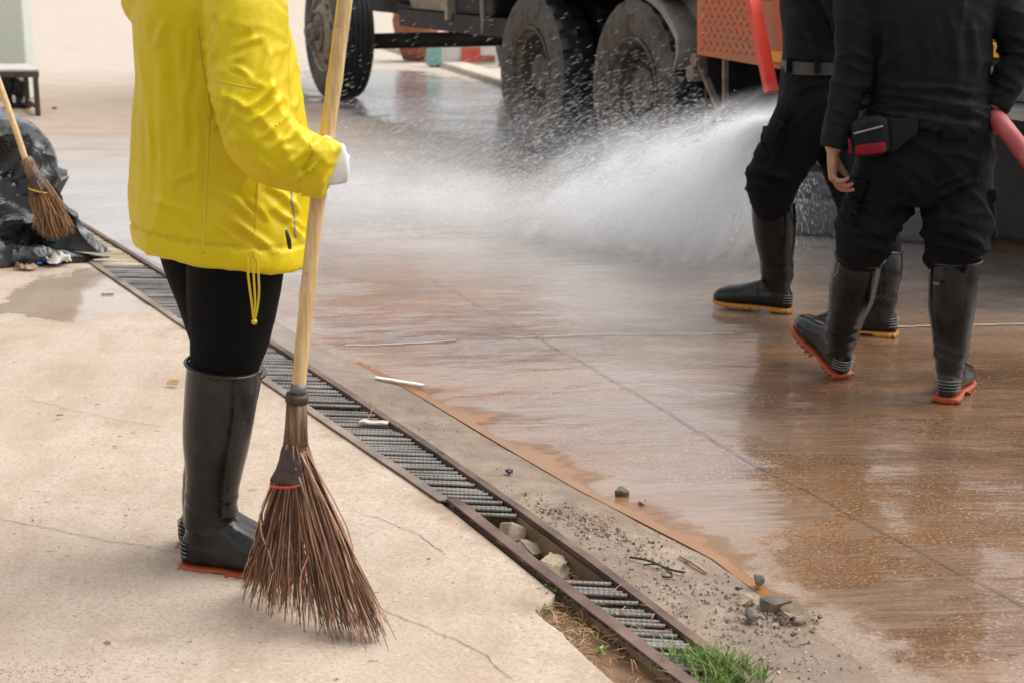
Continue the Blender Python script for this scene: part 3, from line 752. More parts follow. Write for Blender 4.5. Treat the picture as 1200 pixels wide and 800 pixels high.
tag(obj('dry_straw', mb, M['straw'], smooth=True), 'dry tangled straw caught in the drain and broken soil', 'straw', kind='stuff')
# single bits of litter
def rod(name, pts, r, mat, label, cat, group=None, n=6):
    o = obj(name, MB().tube(pts, r if isinstance(r, list) else [r]*len(pts), n, sub=4), mat, loc=pts[len(pts)//2], smooth=True); tag(o, label, cat, group); return o
zz = lambda px, py, h: (lambda g: V((g.x, g.y, (gz(g.x, g.y) or 0)+h)))(G(px, py))
rod('plastic_strip', [zz(738,652,.006), zz(760,657,.01), zz(785,664,.006), zz(803,668,.008)], .0028, M['black_plastic'], 'upper of two thin black plastic strips beside the drain opening', 'plastic strip', 'black strips by the drain')
rod('plastic_strip', [zz(754,660,.004), zz(772,664,.014), zz(788,672,.005), zz(776,673,.004)], .0022, M['black_plastic'], 'lower hooked one of two thin black plastic strips beside the drain', 'plastic strip', 'black strips by the drain')
rod('stick', [zz(797,645,.004), zz(812,654,.007), zz(828,664,.004)], [.003,.004,.003], M['wood_chip'], 'short brown stick lying by the end of the puddle', 'stick')
rod('stick', [zz(430,496,.01), S(436,480,G(432,496).y+.02), V(S(441,466,G(432,496).y+.05))], [.0012,.0012,.0008], M['straw'], 'thin pale stalk standing up from the drain grating', 'stalk')
def slab_piece(name, px, py, w, d, h, rot, mat, label, cat, z=.006, tilt=0):
    g = G(px, py, z); mb = MB(); R = Matrix.Rotation(rot, 3, 'Z') @ Matrix.Rotation(tilt, 3, 'X'); rs = []
    for i in range(7):
        u = i/6-.5; k = 1-.5*abs(u)**2.0; y0 = noise.noise(V((i*.8, px, 0)))*.12
        dz = noise.noise(V((i*.7, py, 3)))*h*1.5
        rs.append([R @ V((u*w, (-.5*k+y0)*d, dz))+g, R @ V((u*w, (.5*k+y0)*d, dz))+g, R @ V((u*w, (.5*k+y0)*d, dz+h))+g, R @ V((u*w, (-.5*k+y0)*d, dz+h))+g])
    tag(obj(name, mb.rings(rs), mat, loc=g, auto=30), label, cat)
slab_piece('card_scrap', 438, 495, .085, .03, .004, -.15, M['card'], 'pale card scrap lying on the drain grating below the stalk', 'scrap', .008)
slab_piece('plastic_film', 468, 446, .19, .020, .0015, -.55, M['white_plastic'], 'long white plastic strip at the upper end of the puddle', 'plastic strip', -.011)
slab_piece('dry_leaf', 203, 448, .038, .022, .002, -.3, M['leaf'], 'curled dry brown leaf on the sidewalk left of the boots', 'leaf', .022, .5)
slab_piece('leaf_scrap', 70, 486, .02, .008, .0015, .4, M['rock_dark'], 'dark leaf scrap on the sidewalk at far left', 'leaf', .028)
# ------------------------------------------------------------------ people
def hand(mb, wrist, d, pn, th, curl, sc=1.0, thumb=(.55,.6,.3), tcurl=.35, spread=.08, L=1.0):
    d = V(d).normalized(); pn = V(pn); pn = (pn-d*pn.dot(d)).normalized(); th = V(th); th = (th-d*th.dot(d)-pn*th.dot(pn)).normalized(); w = V(wrist)
    mb.tube([w-d*.02*sc, w+d*.015*sc, w+d*.05*sc, w+d*.088*sc], [(.027*sc,.019*sc),(.031*sc,.018*sc),(.040*sc,.016*sc),(.039*sc,.012*sc)], 14, ref=th, sub=3, cap='round')
    cs = curl if isinstance(curl[0], (tuple, list)) else [curl]*4
    for k, (off, ln) in enumerate(((.030,.072),(.010,.080),(-.011,.074),(-.030,.058))):
        p = w+d*(.086-.006*abs(k-1))*sc+th*off*sc; a = 0; pts = [p-d*.02*sc, p]; dd = (d+th*spread*(1.5-k)).normalized()
        for seg, frac in enumerate((.45,.31,.26)):
            a += cs[k][seg]; v = dd*math.cos(a)+pn*math.sin(a); p = p+v*ln*frac*sc*L; pts.append(p)
        mb.tube(pts, [.0095*sc,.0094*sc,.0088*sc,.0080*sc,.0066*sc], 10, sub=4, cap='round')
    v = (th*thumb[0]+d*thumb[1]+pn*thumb[2]).normalized(); p = w+d*.022*sc+th*.024*sc; pts = [p-v*.012*sc, p+v*.034*sc]
    v2 = (v+(d*.5+pn*.8)*tcurl).normalized(); pts.append(pts[-1]+v2*.030*sc); v3 = (v2+(d*.3+pn*.9)*tcurl).normalized(); pts.append(pts[-1]+v3*.024*sc)
    mb.tube(pts, [.015*sc,.0115*sc,.010*sc,.0075*sc], 10, sub=4, cap='round')
def head(mb, neck, fwd):
    """returns head frame; face towards fwd"""
    f = V((fwd[0], fwd[1], 0)).normalized(); l = V((-f.y, f.x, 0)); u = V((0,0,1)); n = V(neck)
    Mx = Matrix((f, l, u)).transposed()
    c = n+u*.165+f*.03
    mb.tube([n-u*.05-f*.01, n+u*.05, n+u*.12+f*.01], [.062,.054,.056], 14, sub=2)
    mb.ball(c+u*.02, (.093,.076,.105), 20, 14, Mx); mb.ball(c-u*.045+f*.025, (.070,.060,.068), 16, 10, Mx)
    mb.tube([c+f*.088+u*.03, c+f*.100+u*.0, c+f*.112-u*.025, c+f*.088-u*.035], [.008,.011,.015,.012], 8, sub=2, cap='round')
    mb.ball(c+f*.088-u*.088, (.022,.028,.018), 10, 7, Mx)
    for s in (1, -1):
        mb.ball(c+l*.077*s-f*.005-u*.005, (.016,.008,.030), 10, 7, Mx); mb.ball(c+f*.082+l*.034*s+u*.035, (.014,.024,.008), 10, 6, Mx)
    return c, f, l, u, Mx
def head_extras(root, fr):
    c, f, l, u, Mx = fr
    for s in (1, -1):
        obj('eye', MB().ball(c+f*.083+l*.032*s+u*.018, (.010,.014,.008), 10, 7, Mx), M['eye'], root, smooth=True)
    obj('mouth', MB().tube([c+f*.086+l*.026-u*.060, c+f*.097-u*.058, c+f*.086-l*.026-u*.060], [.004,.006,.004], 8, sub=3, cap='round'), M['lips'], root, smooth=True)
    mb = MB(); mb.ball(c+u*.035-f*.012, (.096,.083,.104), 20, 14, Mx); a, n, fs = fuse(mb, .008, 1)
    keep = [f_ for f_ in fs if not ((V(a[f_[0]])-c).dot(f) > .045 and (V(a[f_[0]])-c).dot(u) < .06) and (V(a[f_[0]])-c).dot(u) > -.07]
    mk('hair', a, keep, M['hair'], root)
def person(base, mb, voxel=.0048):
    a, n, fs = fuse(mb, voxel, 2)
    return mk('person', a, fs, M['skin'], loc=base)
def boot(root, heel, toe, up, top, rtop, mat, sole, heel_lines=True, L=.29, calf=1.04, lab=None, lines=None):
    X = V(toe).normalized(); Yv = V(up).cross(X).normalized(); Z = X.cross(Yv); heel = V(heel); top = V(top)
    W = lambda p: heel + X*p[0]*(L/.29) + Yv*p[1] + Z*p[2]
    mb = MB(); rs = []
    prof = [(-.004,.016,.055),(.004,.028,.085),(.03,.037,.115),(.07,.039,.13),(.12,.038,.12),(.16,.044,.102),(.20,.050,.086),(.24,.049,.076),(.27,.039,.064),(.285,.026,.052),(.292,.010,.042)]
    for x, w, zt in prof:
        ring = []
        for j in range(20):
            a = 2*math.pi*j/20; cy, cz = math.cos(a), math.sin(a)
            cy = math.copysign(abs(cy)**.75, cy); cz = math.copysign(abs(cz)**.8, cz)
            zb = .014 if cz < 0 else .014
            zc = (zb+zt)/2 - .1*(zt-zb); hh = (zt-zc) if cz > 0 else (zc-zb)
            ring.append(W((x, cy*w*(1 if cz < .3 else .96), zc+cz*hh)))
        rs.append(ring)
    mb.rings(rs)
    ank = W((.058,0,.10)); v = top-ank; ra = rtop*.80
    path = [W((.055,0,.045)), W((.058,0,.09)), ank+v*.12, ank+v*.3, ank+v*.55, ank+v*.8, top]
    mb.tube(path, [(.050,.038),(.053,.042),(ra*.98,ra*.86),(ra*1.0,ra*.92),(rtop*.95*calf,rtop*.92),(rtop*1.0*calf,rtop*.97),(rtop,rtop)], 24, ref=X, sub=4)
    a, n, fs = fuse(mb, .0058, 3)
    ankp = ank+v*.06
    def fn(p, nn):
        k = near(p, ankp, .075); d = 0
        d += (ridge(an(p, v.normalized(), 24, 7, 3))**1.5*.009-.002)*k
        d += an(p, v.normalized(), 6, 6, 1)*.007
        return d
    a = displace(a, n, fn)
    o = mk('boot', a, fs, mat, root)
    if lines:
        bv_ = BVHTree.FromPolygons([V(p) for p in a.tolist()], fs)
        for ln in lines: obj('seam', ribbon(bv_, pl([S(x, y, top.y-.35) for x, y in ln], 10), .0035, .0002, .0007), M['ridge'], o, smooth=True)
    # sole with a heel block and a raised arch
    mb = MB(); rs = []
    for x, w, zb in [(-.008,.020,.0),(.0,.033,.0),(.03,.041,.0),(.072,.042,.0),(.078,.042,.010),(.115,.041,.011),(.13,.044,.003),(.16,.048,.0),(.20,.054,.0),(.24,.053,.0),(.272,.043,.003),(.29,.028,.007),(.298,.012,.010)]:
        rs.append([W((x,-w,zb)), W((x,w,zb)), W((x,w+.001,.014)), W((x,w-.004,.018)), W((x,-w+.004,.018)), W((x,-w-.001,.014))])
    mb.rings(rs)
    for i in range(9):
        x = .002+.019*i if i < 4 else .125+.026*(i-4)
        for q in (1,-1): mb.box(W((x, q*(.0405 if i < 4 else .0515), .0065)), (.009,.009,.012), Matrix((X,Yv,Z)).transposed())
    a, n, fs = fuse(mb, .0032, 1); mk('sole', a, fs, sole, o)
    if heel_lines:
        for z in (.040,.050,.060,.070):
            obj('heel_ridge', MB().tube([W((.036-.043*math.cos(q), .0415*math.sin(q), z)) for q in np.linspace(-1.25, 1.25, 11)], [.0016]*11, 6), M['ridge'], o, smooth=True)
    t = (top-(ank+v*.8)).normalized(); xx = (X-t*X.dot(t)).normalized(); yy = t.cross(xx)
    obj('rim', MB().tube([top+xx*math.cos(q)*rtop*1.01+yy*math.sin(q)*rtop*1.01-t*.004 for q in np.linspace(0, 2*math.pi, 33)], [(.0045,.008)]*33, 8, ref=t), mat, o, smooth=True)
    if lab: o['label'] = lab
    return o
def leg(mb, hip, knee, heel, toe, up, top, k=1.0):
    X = V(toe).normalized(); Yv = V(up).cross(X).normalized(); Z = X.cross(Yv)
    ank = V(heel)+X*.058+Z*.10
    mb.tube([hip, knee, top, V(top).lerp(ank, .5), ank], [.07*k, .052*k, .046, .040, .028], 12, sub=4)
def oring(py, xl, xr, Y, ry, tilt=0, n=28, sq=.85, yaw=0):
    """horizontal-ish garment ring from its photo outline at distance Y"""
    a, b = S(xl, py-tilt, Y), S(xr, py+tilt, Y); c = (a+b)/2; rx = (b-a)/2; out = []
    side = V((-rx.y, rx.x, 0)).normalized() if abs(rx.y) > 1e-6 else V((0,1,0))
    for j in range(n):
        q = 2*math.pi*j/n; cx, sy = math.cos(q), math.sin(q)
        cx = math.copysign(abs(cx)**sq, cx); sy = math.copysign(abs(sy)**sq, sy)
        out.append(c+rx*cx+V((0,1,0))*ry*sy)
    return out
def smooth_rings(rows, sub=3):
    """rows of parameters -> catmull rows"""
    out = []; n = len(rows)
    for i in range(n-1):
        a, b, c, d = [np.array(rows[k], float) for k in (max(i-1,0), i, i+1, min(i+2,n-1))]
        for k in range(sub):
            t = k/sub; out.append(.5*((2*b)+(c-a)*t+(2*a-5*b+4*c-d)*t*t+(3*b-a-3*c+d)*t**3))
    out.append(np.array(rows[-1], float)); return out
# ---------------- woman in the yellow raincoat
base = G(255,655)
mb = MB(); neck = S(245,-72,3.45)
mb.tube([S(262,250,3.45), S(258,100,3.45), S(250,0,3.45), neck], [(.12,.13),(.12,.13),(.11,.15),(.055,.055)], 16, ref=(1,0,0), sub=3)
fr = head(mb, neck, (1,-.25))
sh, el, wr = S(285,-18,3.28), S(298,150,3.19), S(352,198,3.140)
mb.tube([sh, (sh+el)/2, el, (el+wr)/2, wr], [.05,.045,.042,.036,.027], 12, sub=3, cap='round')
hd = (S(402,193,3.163)-wr).normalized()
axis = (S(405,0,3.20)-S(370,240,3.17)).normalized()
hand(mb, wr, hd, (.1,.99,.0), axis, ((1.25,1.15,.9),)*4, .82, thumb=(.5,.7,.5), tcurl=.7)
shl, ell = S(262,-12,3.64), S(268,120,3.70); wl = S(288,225,3.70)
mb.tube([shl, ell, wl], [.05,.042,.027], 12, sub=4, cap='round')
hand(mb, wl, (.1,0,-1), (0,-1,0), (1,0,0), ((.4,.5,.4),)*4, .85)
WB = ((G(218,664), (.95,-.28,0), (0,0,1), S(262,426,3.40), .077), (G(217,640), (.90,-.42,0), (0,0,1), S(270,428,3.525), .075))
leg(mb, S(282,240,3.38), S(267,390,3.40), *WB[0][:4]); leg(mb, S(240,240,3.54), S(266,390,3.53), *WB[1][:4])
woman = person(base, mb)
tag(woman, 'person in a yellow raincoat standing on the sidewalk holding a tall straw broom upright', 'person')
head_extras(woman, fr)
rows = [(-70,218,272,3.45,.065,0),(-56,190,302,3.45,.14,1),(-38,172,320,3.45,.19,2),(-10,164,330,3.45,.207,3),(25,162,337,3.45,.21,4),(60,164,344,3.45,.205,5),(100,166,351,3.45,.20,6),(150,163,357,3.45,.20,7),(200,161,362,3.45,.205,8),(250,160,366,3.45,.21,13),(280,163,367,3.45,.212,15),(291,165,366,3.45,.212,16)]
mb = MB(); mb.rings([oring(*r[:5], tilt=r[5]) for r in smooth_rings(rows, 3)])
slv = [S(284,-30,3.31), S(288,15,3.245), S(291,70,3.215), S(296,130,3.185), S(318,170,3.165), S(350,187,3.15), S(388,202,3.138)]
mb.tube(slv, [(.080,.080),(.087,.087),(.083,.083),(.080,.080),(.066,.073),(.052,.066),(.040,.058)], 22, ref=(0,1,0), sub=4)
mb.tube([S(256,-30,3.60), S(262,20,3.66), S(266,115,3.69), S(274,160,3.695), S(286,218,3.70)], [.08,.083,.075,.065,.056], 18, sub=4)
# the hood hanging at the nape
mb.tube([S(196,-30,3.30), S(172,-8,3.36), S(168,4,3.45), S(176,-2,3.55), S(200,-30,3.62)], [.030,.038,.042,.038,.030], 14, sub=4, cap='round')
mb.tube([S(215,-45,3.30), S(186,-22,3.36), S(180,-14,3.45), S(186,-20,3.55), S(215,-45,3.62)], [.030,.04,.04,.04,.030], 14, sub=4, cap='round')
a, n, fs = fuse(mb, .0056, 6)
elb = S(300,150,3.12); bel = S(315,130,3.1); arm_a = (slv[3]-slv[1]).normalized(); arm_f = (slv[6]-slv[4]).normalized()
hz = S(265,292,3.45).z; cuff = slv[-1]
def sleeve_d(p):
    best = 9
    for A, B in zip(slv[:-1], slv[1:]):
        ab = B-A; t_ = max(0, min(1, (p-A).dot(ab)/ab.dot(ab))); best = min(best, (p-A-ab*t_).length)
    return best
up = V((0,0,1)); diag = V((.75,0,.65)).normalized(); diag2 = V((.3,.2,1)).normalized()
def fn(p, nn):
    ds = sleeve_d(p); arm = max(0, min(1, (.125-ds)/.03)); d = 0
    if arm > 0:
        ke = near(p, elb, .13)+.25
        d += arm*ke*(ridge(an(p, diag, 13, 4, 2))**3*.008 + ridge(an(p, diag2, 19, 6, 5))**3*.005 - .003)
        d += arm*an(p, arm_f, 9, 4, 8)*.007
        tt = (p-cuff).dot(arm_f)
        if tt > -.035: d += .003
        elif tt > -.042: d -= .002
    if arm < 1:
        b = 1-arm
        k = .5+.5*min(1, max(0, (1.15-p.z)/.4))
        d += b*k*(an(p, up, 1.3, 8, 1)*.012 + ridge(an(p, (up+V((.35,0,0))).normalized(), 1.8, 7, 4))**3*.012 + ridge(an(p, V((.55,0,.83)), 3, 12, 6))**3*.006*min(1, max(0, (p.x+.60)/.1)) + an(p, V((.6,0,-.8)), 10, 3, 6)*.005)
        # hem band with a gathered stitch line
        hh = p.z-(hz+(p.x+.62)*-.13)
        if hh < .12: d *= .35+.65*max(0, hh)/.12
        if hh < .045: d += b*(.003+an(p, V((1,0,0)), 30, 4, 3)*.003)
        elif hh < .053: d -= b*.004
    return d
ext = creases(a, n, [(326,92,284,132,9,5),(332,110,288,148,9,5),(340,130,300,165,7,4),(378,157,328,196,7,5),(358,146,326,168,6,4),(372,190,335,214,5,4),(262,98,250,150,6,4),(276,120,256,160,5,4),(300,40,270,75,6,6),(318,55,300,95,5,5),(344,150,312,176,5,4),(366,168,340,200,6,4),(384,176,352,206,5,3),(268,78,296,92,5,4),(258,112,290,128,5,4),(262,150,282,176,5,4),(290,182,330,214,5,4),(272,60,312,44,5,5),(222,30,218,120,5,5),(196,120,204,240,5,5),(286,230,318,262,4,4),(278,262,300,284,4,4),(212,255,238,275,4,4),(262,14,243,80,7,6),(250,25,238,60,5,5),(208,20,214,190,6,8),(186,60,189,230,6,8),(226,110,232,250,5,6),(172,120,174,240,4,5),(252,222,300,256,6,5),(262,252,326,300,6,5),(246,262,286,292,4,4),(308,214,352,252,6,5),(316,240,356,285,5,5),(330,255,362,270,4,4),(176,232,232,258,4,5),(190,20,178,60,5,6),(345,40,335,100,5,5),(352,100,340,128,4,4),(205,215,235,200,4,5),(392,190,372,220,3,3)])
a = displace(a, n, fn) + n*ext[:,None]
jacket = mk('jacket', a, fs, M['yellow'], woman)
bv = BVHTree.FromPolygons([V(p) for p in a.tolist()], fs)
seam = lambda pts, w=.007, m='yellow_seam', nm='seam', lift=.0003, th=.0008: obj(nm, ribbon(bv, pl([S(x, y, 3.25) for x, y in pts], 14), w, lift, th), M[m], jacket, smooth=True)
seam([(244,140),(243,180),(241,240),(240,296)]); seam([(302,205),(299,260),(298,306)]); seam([(264,90),(285,93),(312,98)], .0035)
seam([(232,30),(236,70),(243,110),(246,140)], .005)
seam([(334,222),(338,255),(340,287)], .005, 'zip', 'zipper')
obj('zip_pull', MB().tube([S(337,268,3.245)+V((0,-.02,0)), S(340,280,3.24)+V((0,-.02,0)), S(341,290,3.24)+V((0,-.018,0))], [.003,.005,.0035], 8, sub=2), M['black_plastic'], jacket, smooth=True)
# drawstring loop hanging below the hem
dl = [S(290,303,3.215), S(291,325,3.21), S(295,355,3.21), S(298,375,3.21), S(303,350,3.21), S(303,325,3.21), S(301,304,3.215)]
obj('drawstring', MB().tube(dl, [.0024]*7, 8, sub=6), M['yellow_seam'], jacket, smooth=True)
obj('drawstring', MB().tube([S(296,304,3.212), S(298,335,3.205), S(299,358,3.208), S(297,374,3.21)], [.0022]*4, 8, sub=6), M['yellow_seam'], jacket, smooth=True)
obj('toggle', MB().ball(S(298,377,3.21), .006), M['yellow_seam'], jacket, smooth=True)
mb = MB()
mb.tube([S(285,235,3.375), S(276,300,3.375), S(272,350,3.385), S(269,395,3.395), S(263,430,3.40), S(262,470,3.40)], [(.105,.10),(.104,.10),(.1,.094),(.086,.08),(.072,.068),(.062,.06)], 20, ref=(1,0,0), sub=4)
mb.tube([S(232,235,3.53), S(238,290,3.54), S(254,345,3.54), S(266,395,3.53), S(270,430,3.52), S(271,470,3.52)], [(.105,.10),(.1,.098),(.09,.09),(.08,.08),(.068,.066),(.06,.06)], 20, ref=(1,0,0), sub=4)
a, n, fs = fuse(mb, .0075, 4)
kn = S(265,410,3.35)
a = displace(a, n, lambda p, nn: an(p, V((.3,0,.95)), 9, 3, 2)*.005+ridge(an(p, V((.25,0,.97)), 24, 5, 1))*.004*near(p, kn, .10))
mk('trousers', a, fs, M['black_tights'], woman)
for hp, tw, uu, tp, r in WB: boot(woman, hp, tw, uu, tp, r, M['boot_dusty'], M['sole_red'])
mb = MB(); hand(mb, wr, hd, (.1,.99,.0), axis, ((1.2,1.2,.95),)*4, .97, thumb=(.5,.7,.5), tcurl=.7)
mb.tube([wr+hd*.0, wr+hd*.015, wr+hd*.03], [.030,.031,.032], 14, sub=2)
a, n, fs = fuse(mb, .0035, 2); mk('glove', a, fs, M['glove'], woman)
mb = MB(); hand(mb, wl, (.1,0,-1), (0,-1,0), (1,0,0), ((.4,.5,.4),)*4, .96); mb.tube([wl-V((.1,0,-1))*.06, wl], [.036,.034], 12)
a, n, fs = fuse(mb, .004, 2); mk('glove', a, fs, M['glove'], woman)
# ---------------- brooms
def fan(mb, top, tips, thick, n, r0, bend=.03, layers=1.0, tsp=.016):
    for i in range(n):
        u = random.random(); k = u*(len(tips)-1); j = min(int(k), len(tips)-2); e = tips[j].lerp(tips[j+1], k-j)
        lv = random.gauss(0, 1)*thick; shrink = 1-abs(random.gauss(0, .09))
        e = e+V((random.gauss(0,.012), lv, random.uniform(0,.012)))
        s = V(top)+V(((u-.5)*tsp*2+random.gauss(0,.004), random.gauss(0,.012), random.uniform(-.02,.02)))
        e = s+(e-s)*shrink; mid = s.lerp(e, .45)+V((random.gauss(0,bend)*.5, random.gauss(0,bend)*.3, 0)); sag = s.lerp(e, .75)+V((random.gauss(0,bend)*.5, random.gauss(0,bend)*.3, 0))
        r = r0*random.uniform(.7,1.3)
        mb.tube([s, mid, sag, e], [r, r*.9, r*.7, r*.3], 5, sub=3)
bt = S(346,528,3.165)
broom = thing('broom', G(385,745), 'tall straw broom with bamboo pole and red tie held upright by the yellow raincoat wearer', 'broom')
P = [S(344.5,560,3.165), S(350,455,3.17), S(359,360,3.18), S(371,245,3.192), S(386,140,3.203), S(403,10,3.215), S(418,-120,3.228)]
mb = MB(); Pn, Rn = crom(P, [(.0145,)*2,(.0145,)*2,(.0148,)*2,(.0150,)*2,(.0150,)*2,(.0152,)*2,(.015,)*2], 14)
nodes = [6, 30, 44, 61, 78]
Rn = [tuple(r*(1+.10*max(math.exp(-((i-q)/1.1)**2) for q in nodes)) for r in rr) for i, rr in enumerate(Rn)]
obj('pole', mb.tube(Pn, Rn, 16), M['bamboo'], broom, smooth=True)
mb = MB(); fan(mb, bt, [G(288,700), G(305,716), G(340,733), G(395,751), G(430,758), G(455,759)], .022, 340, .0021, .012)
tag(obj('bristles', mb, M['bristle'], broom, smooth=True), kind='stuff')
mb = MB(); fan(mb, bt, [G(282,688), G(300,712), G(350,738), G(440,758)], .028, 60, .0018, .035)
obj('loose_bristles', mb, M['bristle_light'], broom, smooth=True)
mb = MB()
for i in range(34):
    q = 6.28*i/34; o_ = V((math.cos(q)*.0205, math.sin(q)*.0205, 0)); o2 = V((math.cos(q)*.025, math.sin(q)*.022, 0))
    mb.tube([S(348,470,3.168)+o_*.93, S(347,500,3.166)+o_, S(346,530,3.165)+o2], [.0024]*3, 6)
obj('sheath', mb, M['sheath'], broom, smooth=True)
obj('collar', MB().tube([S(348.5,461,3.168), S(348,466,3.168), S(347.6,471,3.168)], [.0225,.0235,.0228], 20), M['dark_wrap'], broom, smooth=True)
obj('wire_wrap', MB().tube([S(350,450,3.17), S(349.5,455,3.169), S(349,461,3.168)], [.0158,.0165,.0165], 18), M['bed_grey'], broom, smooth=True)
mb = MB(); mb.tube([S(346,522,3.165), S(346.5,532,3.165), S(347,548,3.16), S(345,566,3.155)], [(.026,.024),(.030,.029),(.040,.034),(.049,.040)], 24, ref=(1,0,0), sub=4)
a = np.array(mb.v); a = np.array([V(p)+V((noise.noise(V(p)*60), noise.noise(V(p)*60+V((5,0,0))), 0))*.006 for p in mb.v]); mk('bark_wrap', a, mb.f, M['dark_wrap'], broom)
q0, q1 = S(318,566,3.155), S(367,561,3.155)
c0 = (q0+q1)/2; rx = (q1-q0)/2*1.02
obj('tie', MB().tube([c0+rx*math.cos(q)+V((0,1,0))*math.sin(q)*.038 for q in np.linspace(0, 6.2832, 30)], [.0026]*30, 8), M['red_tie'], broom, smooth=True)
# broom leaning on the heap
yb = 7.10
broom2 = thing('broom', G(60,285), 'brown straw broom leaning bristles-down on the black plastic heap at left', 'broom')
P = [S(40,222,yb), S(30,188,yb), S(16,145,yb+.02), S(0,100,yb+.05), S(-40,-10,yb+.12), S(-75,-110,yb+.2)]
obj('pole', MB().tube(P, [.013,.0135,.0135,.0135,.013,.012], 14, sub=6), M['bamboo'], broom2, smooth=True)
obj('collar', MB().tube([S(29.5,186,yb), S(32,190,yb), S(34,195,yb)], [.024,.030,.027], 18, sub=2), M['sheath'], broom2, smooth=True)
mb = MB()
for i in range(26):
    q = 6.28*i/26; o_ = V((math.cos(q)*.025, math.sin(q)*.025, 0)); mb.tube([S(33,192,yb)+o_, S(40,206,yb)+o_*1.15, S(46,220,yb)+o_*1.4], [.0036]*3, 6)
obj('sheath', mb, M['sheath'], broom2, smooth=True)
obj('bark_wrap', MB().tube([S(40,207,yb-.02), S(45,216,yb-.025), S(50,226,yb-.035)], [(.030,.029),(.037,.034),(.044,.038)], 20, sub=3), M['dark_wrap'], broom2, smooth=True)
c0 = S(48,222,yb-.03); obj('tie', MB().tube([c0+V((.052*math.cos(q), .045*math.sin(q), -.012*math.cos(q)-.004)) for q in np.linspace(0,6.2832,26)], [.003]*26, 8), M['yellow_tie'], broom2, smooth=True)
mb = MB(); fan(mb, S(45,216,yb-.02), [S(48,272,yb-.08), S(58,281,yb-.12), S(72,282,yb-.14), S(88,272,yb-.12)], .03, 420, .0026, .02, tsp=.035)
tag(obj('bristles', mb, M['brown_straw'], broom2, smooth=True), kind='stuff')
# ---------------- the heap of black plastic and the grey drum behind it
hc = G(20,305)
def heap(name, c, rx, ry, h, mat, seed, crump, label, cat, nu=90, nv=46, tails=()):
    mb = MB(); rs = []
    for i in range(nv+1):
        t_ = i/nv; ring = []
        for j in range(nu):
            a = 6.2832*j/nu; d = V((math.cos(a), math.sin(a), 0)); rad = math.cos(t_*math.pi/2)**.75; z = h*math.sin(t_*math.pi/2)**.9
            ext = 1+sum(k*math.exp(-((abs((a-an_+math.pi)%6.2832-math.pi))/w)**2)*(1-t_)**2 for an_, k, w in tails)
            p = V((d.x*rx*rad*ext, d.y*ry*rad*ext, z)); q = p*1.0
            f_ = crump*(ridge(noise.noise(q*3.4+V((seed,0,0))))**1.3*.11 + ridge(noise.noise(V((q.x*9,q.y*9,q.z*5))+V((0,seed,0))))**2*.03+noise.noise(q*2.4+V((seed,3,0)))*.10)
            o_ = d*f_*(1-.3*t_)+V((0,0,1))*f_*(.25+.75*t_)*min(1, t_*5)
            ring.append(V(c)+p+o_)
        rs.append(ring)
    o = obj(name, mb.rings(rs), mat, loc=c, smooth=True, auto=38); tag(o, label, cat); return o
heap('plastic_sheet', G(-14,284,.05), .28, .24, .37, M['sheet'], 3.3, 1.15, 'crumpled glossy black plastic sheeting heaped at the end of the drain', 'plastic sheeting', tails=((-.45,.9,.16),(-1.2,.2,.4),(0.1,.25,.3)))
g = G(82,305)
mb = MB(); rs = []
for i in range(26):
    t_ = i/25; c = G(-40,292,.09).lerp(G(128,303,.012), t_); w = .075*(1-t_**1.6)+.004; h = .16*(1-t_)**1.4+.006; ring = []
    for j in range(18):
        a = 6.2832*j/18; k = 1+.55*ridge(noise.noise(V((t_*6, math.cos(a)*1.2, math.sin(a)*1.2))))
        z = max(.004, c.z*.5+math.sin(a)*h*k*.6)
        ring.append(V((c.x+random.uniform(-.002,.002), c.y+math.cos(a)*w*k, z+.01)))
    rs.append(ring)
o = obj('plastic_sheet', mb.rings(rs), M['sheet'], loc=G(40,305), smooth=True, auto=38); tag(o, 'pointed tail of black plastic sheeting stretched towards the drain grating', 'plastic sheeting')
# drum lying behind
dc = G(-8,262,.0)+V((-.15,.65,.24)); R3 = Matrix.Rotation(math.radians(24), 4, 'Z')
mb = MB(); Mx = Matrix.Translation(dc) @ R3
prof = [(.0,-.34),(.20,-.34),(.255,-.325),(.265,-.30),(.262,-.12),(.272,-.10),(.262,-.08),(.262,.08),(.272,.10),(.262,.12),(.265,.30),(.24,.34),(0,.34)]
o = obj('drum', mb.lathe(prof, Mx, 40), M['drum'], loc=dc-V((0,0,.24)), smooth=True, auto=40); tag(o, 'grey mottled plastic drum lying behind the black plastic heap', 'drum')
o2 = obj('drum_cap', MB().lathe([(.0,.36),(.035,.36),(.04,.335),(.04,.32)], Matrix.Translation(dc+V((0,0,.06))) @ R3, 16), M['drum'], o, smooth=True, auto=40)
# litter by the heap
mb = MB(); g = G(52,305,.01)
def crumple(px, py, w, h, seed, mat, name, label, z=.012, rot=.0):
    g = G(px, py, z); vs = []; fs = []; nx_, ny_ = 12, 9
    for s_ in (0, 1):
        for j in range(ny_):
            for i in range(nx_):
                x = (i/(nx_-1)-.5)*w; y = (j/(ny_-1)-.5)*h
                zz_ = abs(noise.noise(V((x*28+seed, y*28, seed))))*.06+.003
                vs.append(g+Matrix.Rotation(rot,3,'Z') @ V((x, y, zz_+s_*.0015)))
    for s_ in (0, 1):
        b = s_*nx_*ny_
        for j in range(ny_-1):
            for i in range(nx_-1):
                q = (b+j*nx_+i, b+j*nx_+i+1, b+(j+1)*nx_+i+1, b+(j+1)*nx_+i); fs.append(q if s_ else q[::-1])
    tag(mk(name, vs, fs, mat, loc=g, smooth=False), label, 'litter')
crumple(50,309,.12,.13,2,M['blue_print'],'wrapper','crumpled blue printed wrapper under the black plastic heap', rot=.3)
crumple(68,308,.10,.09,6,M['paper'],'paper_scrap','crumpled cream paper scrap beside the blue wrapper', z=.02, rot=.5)
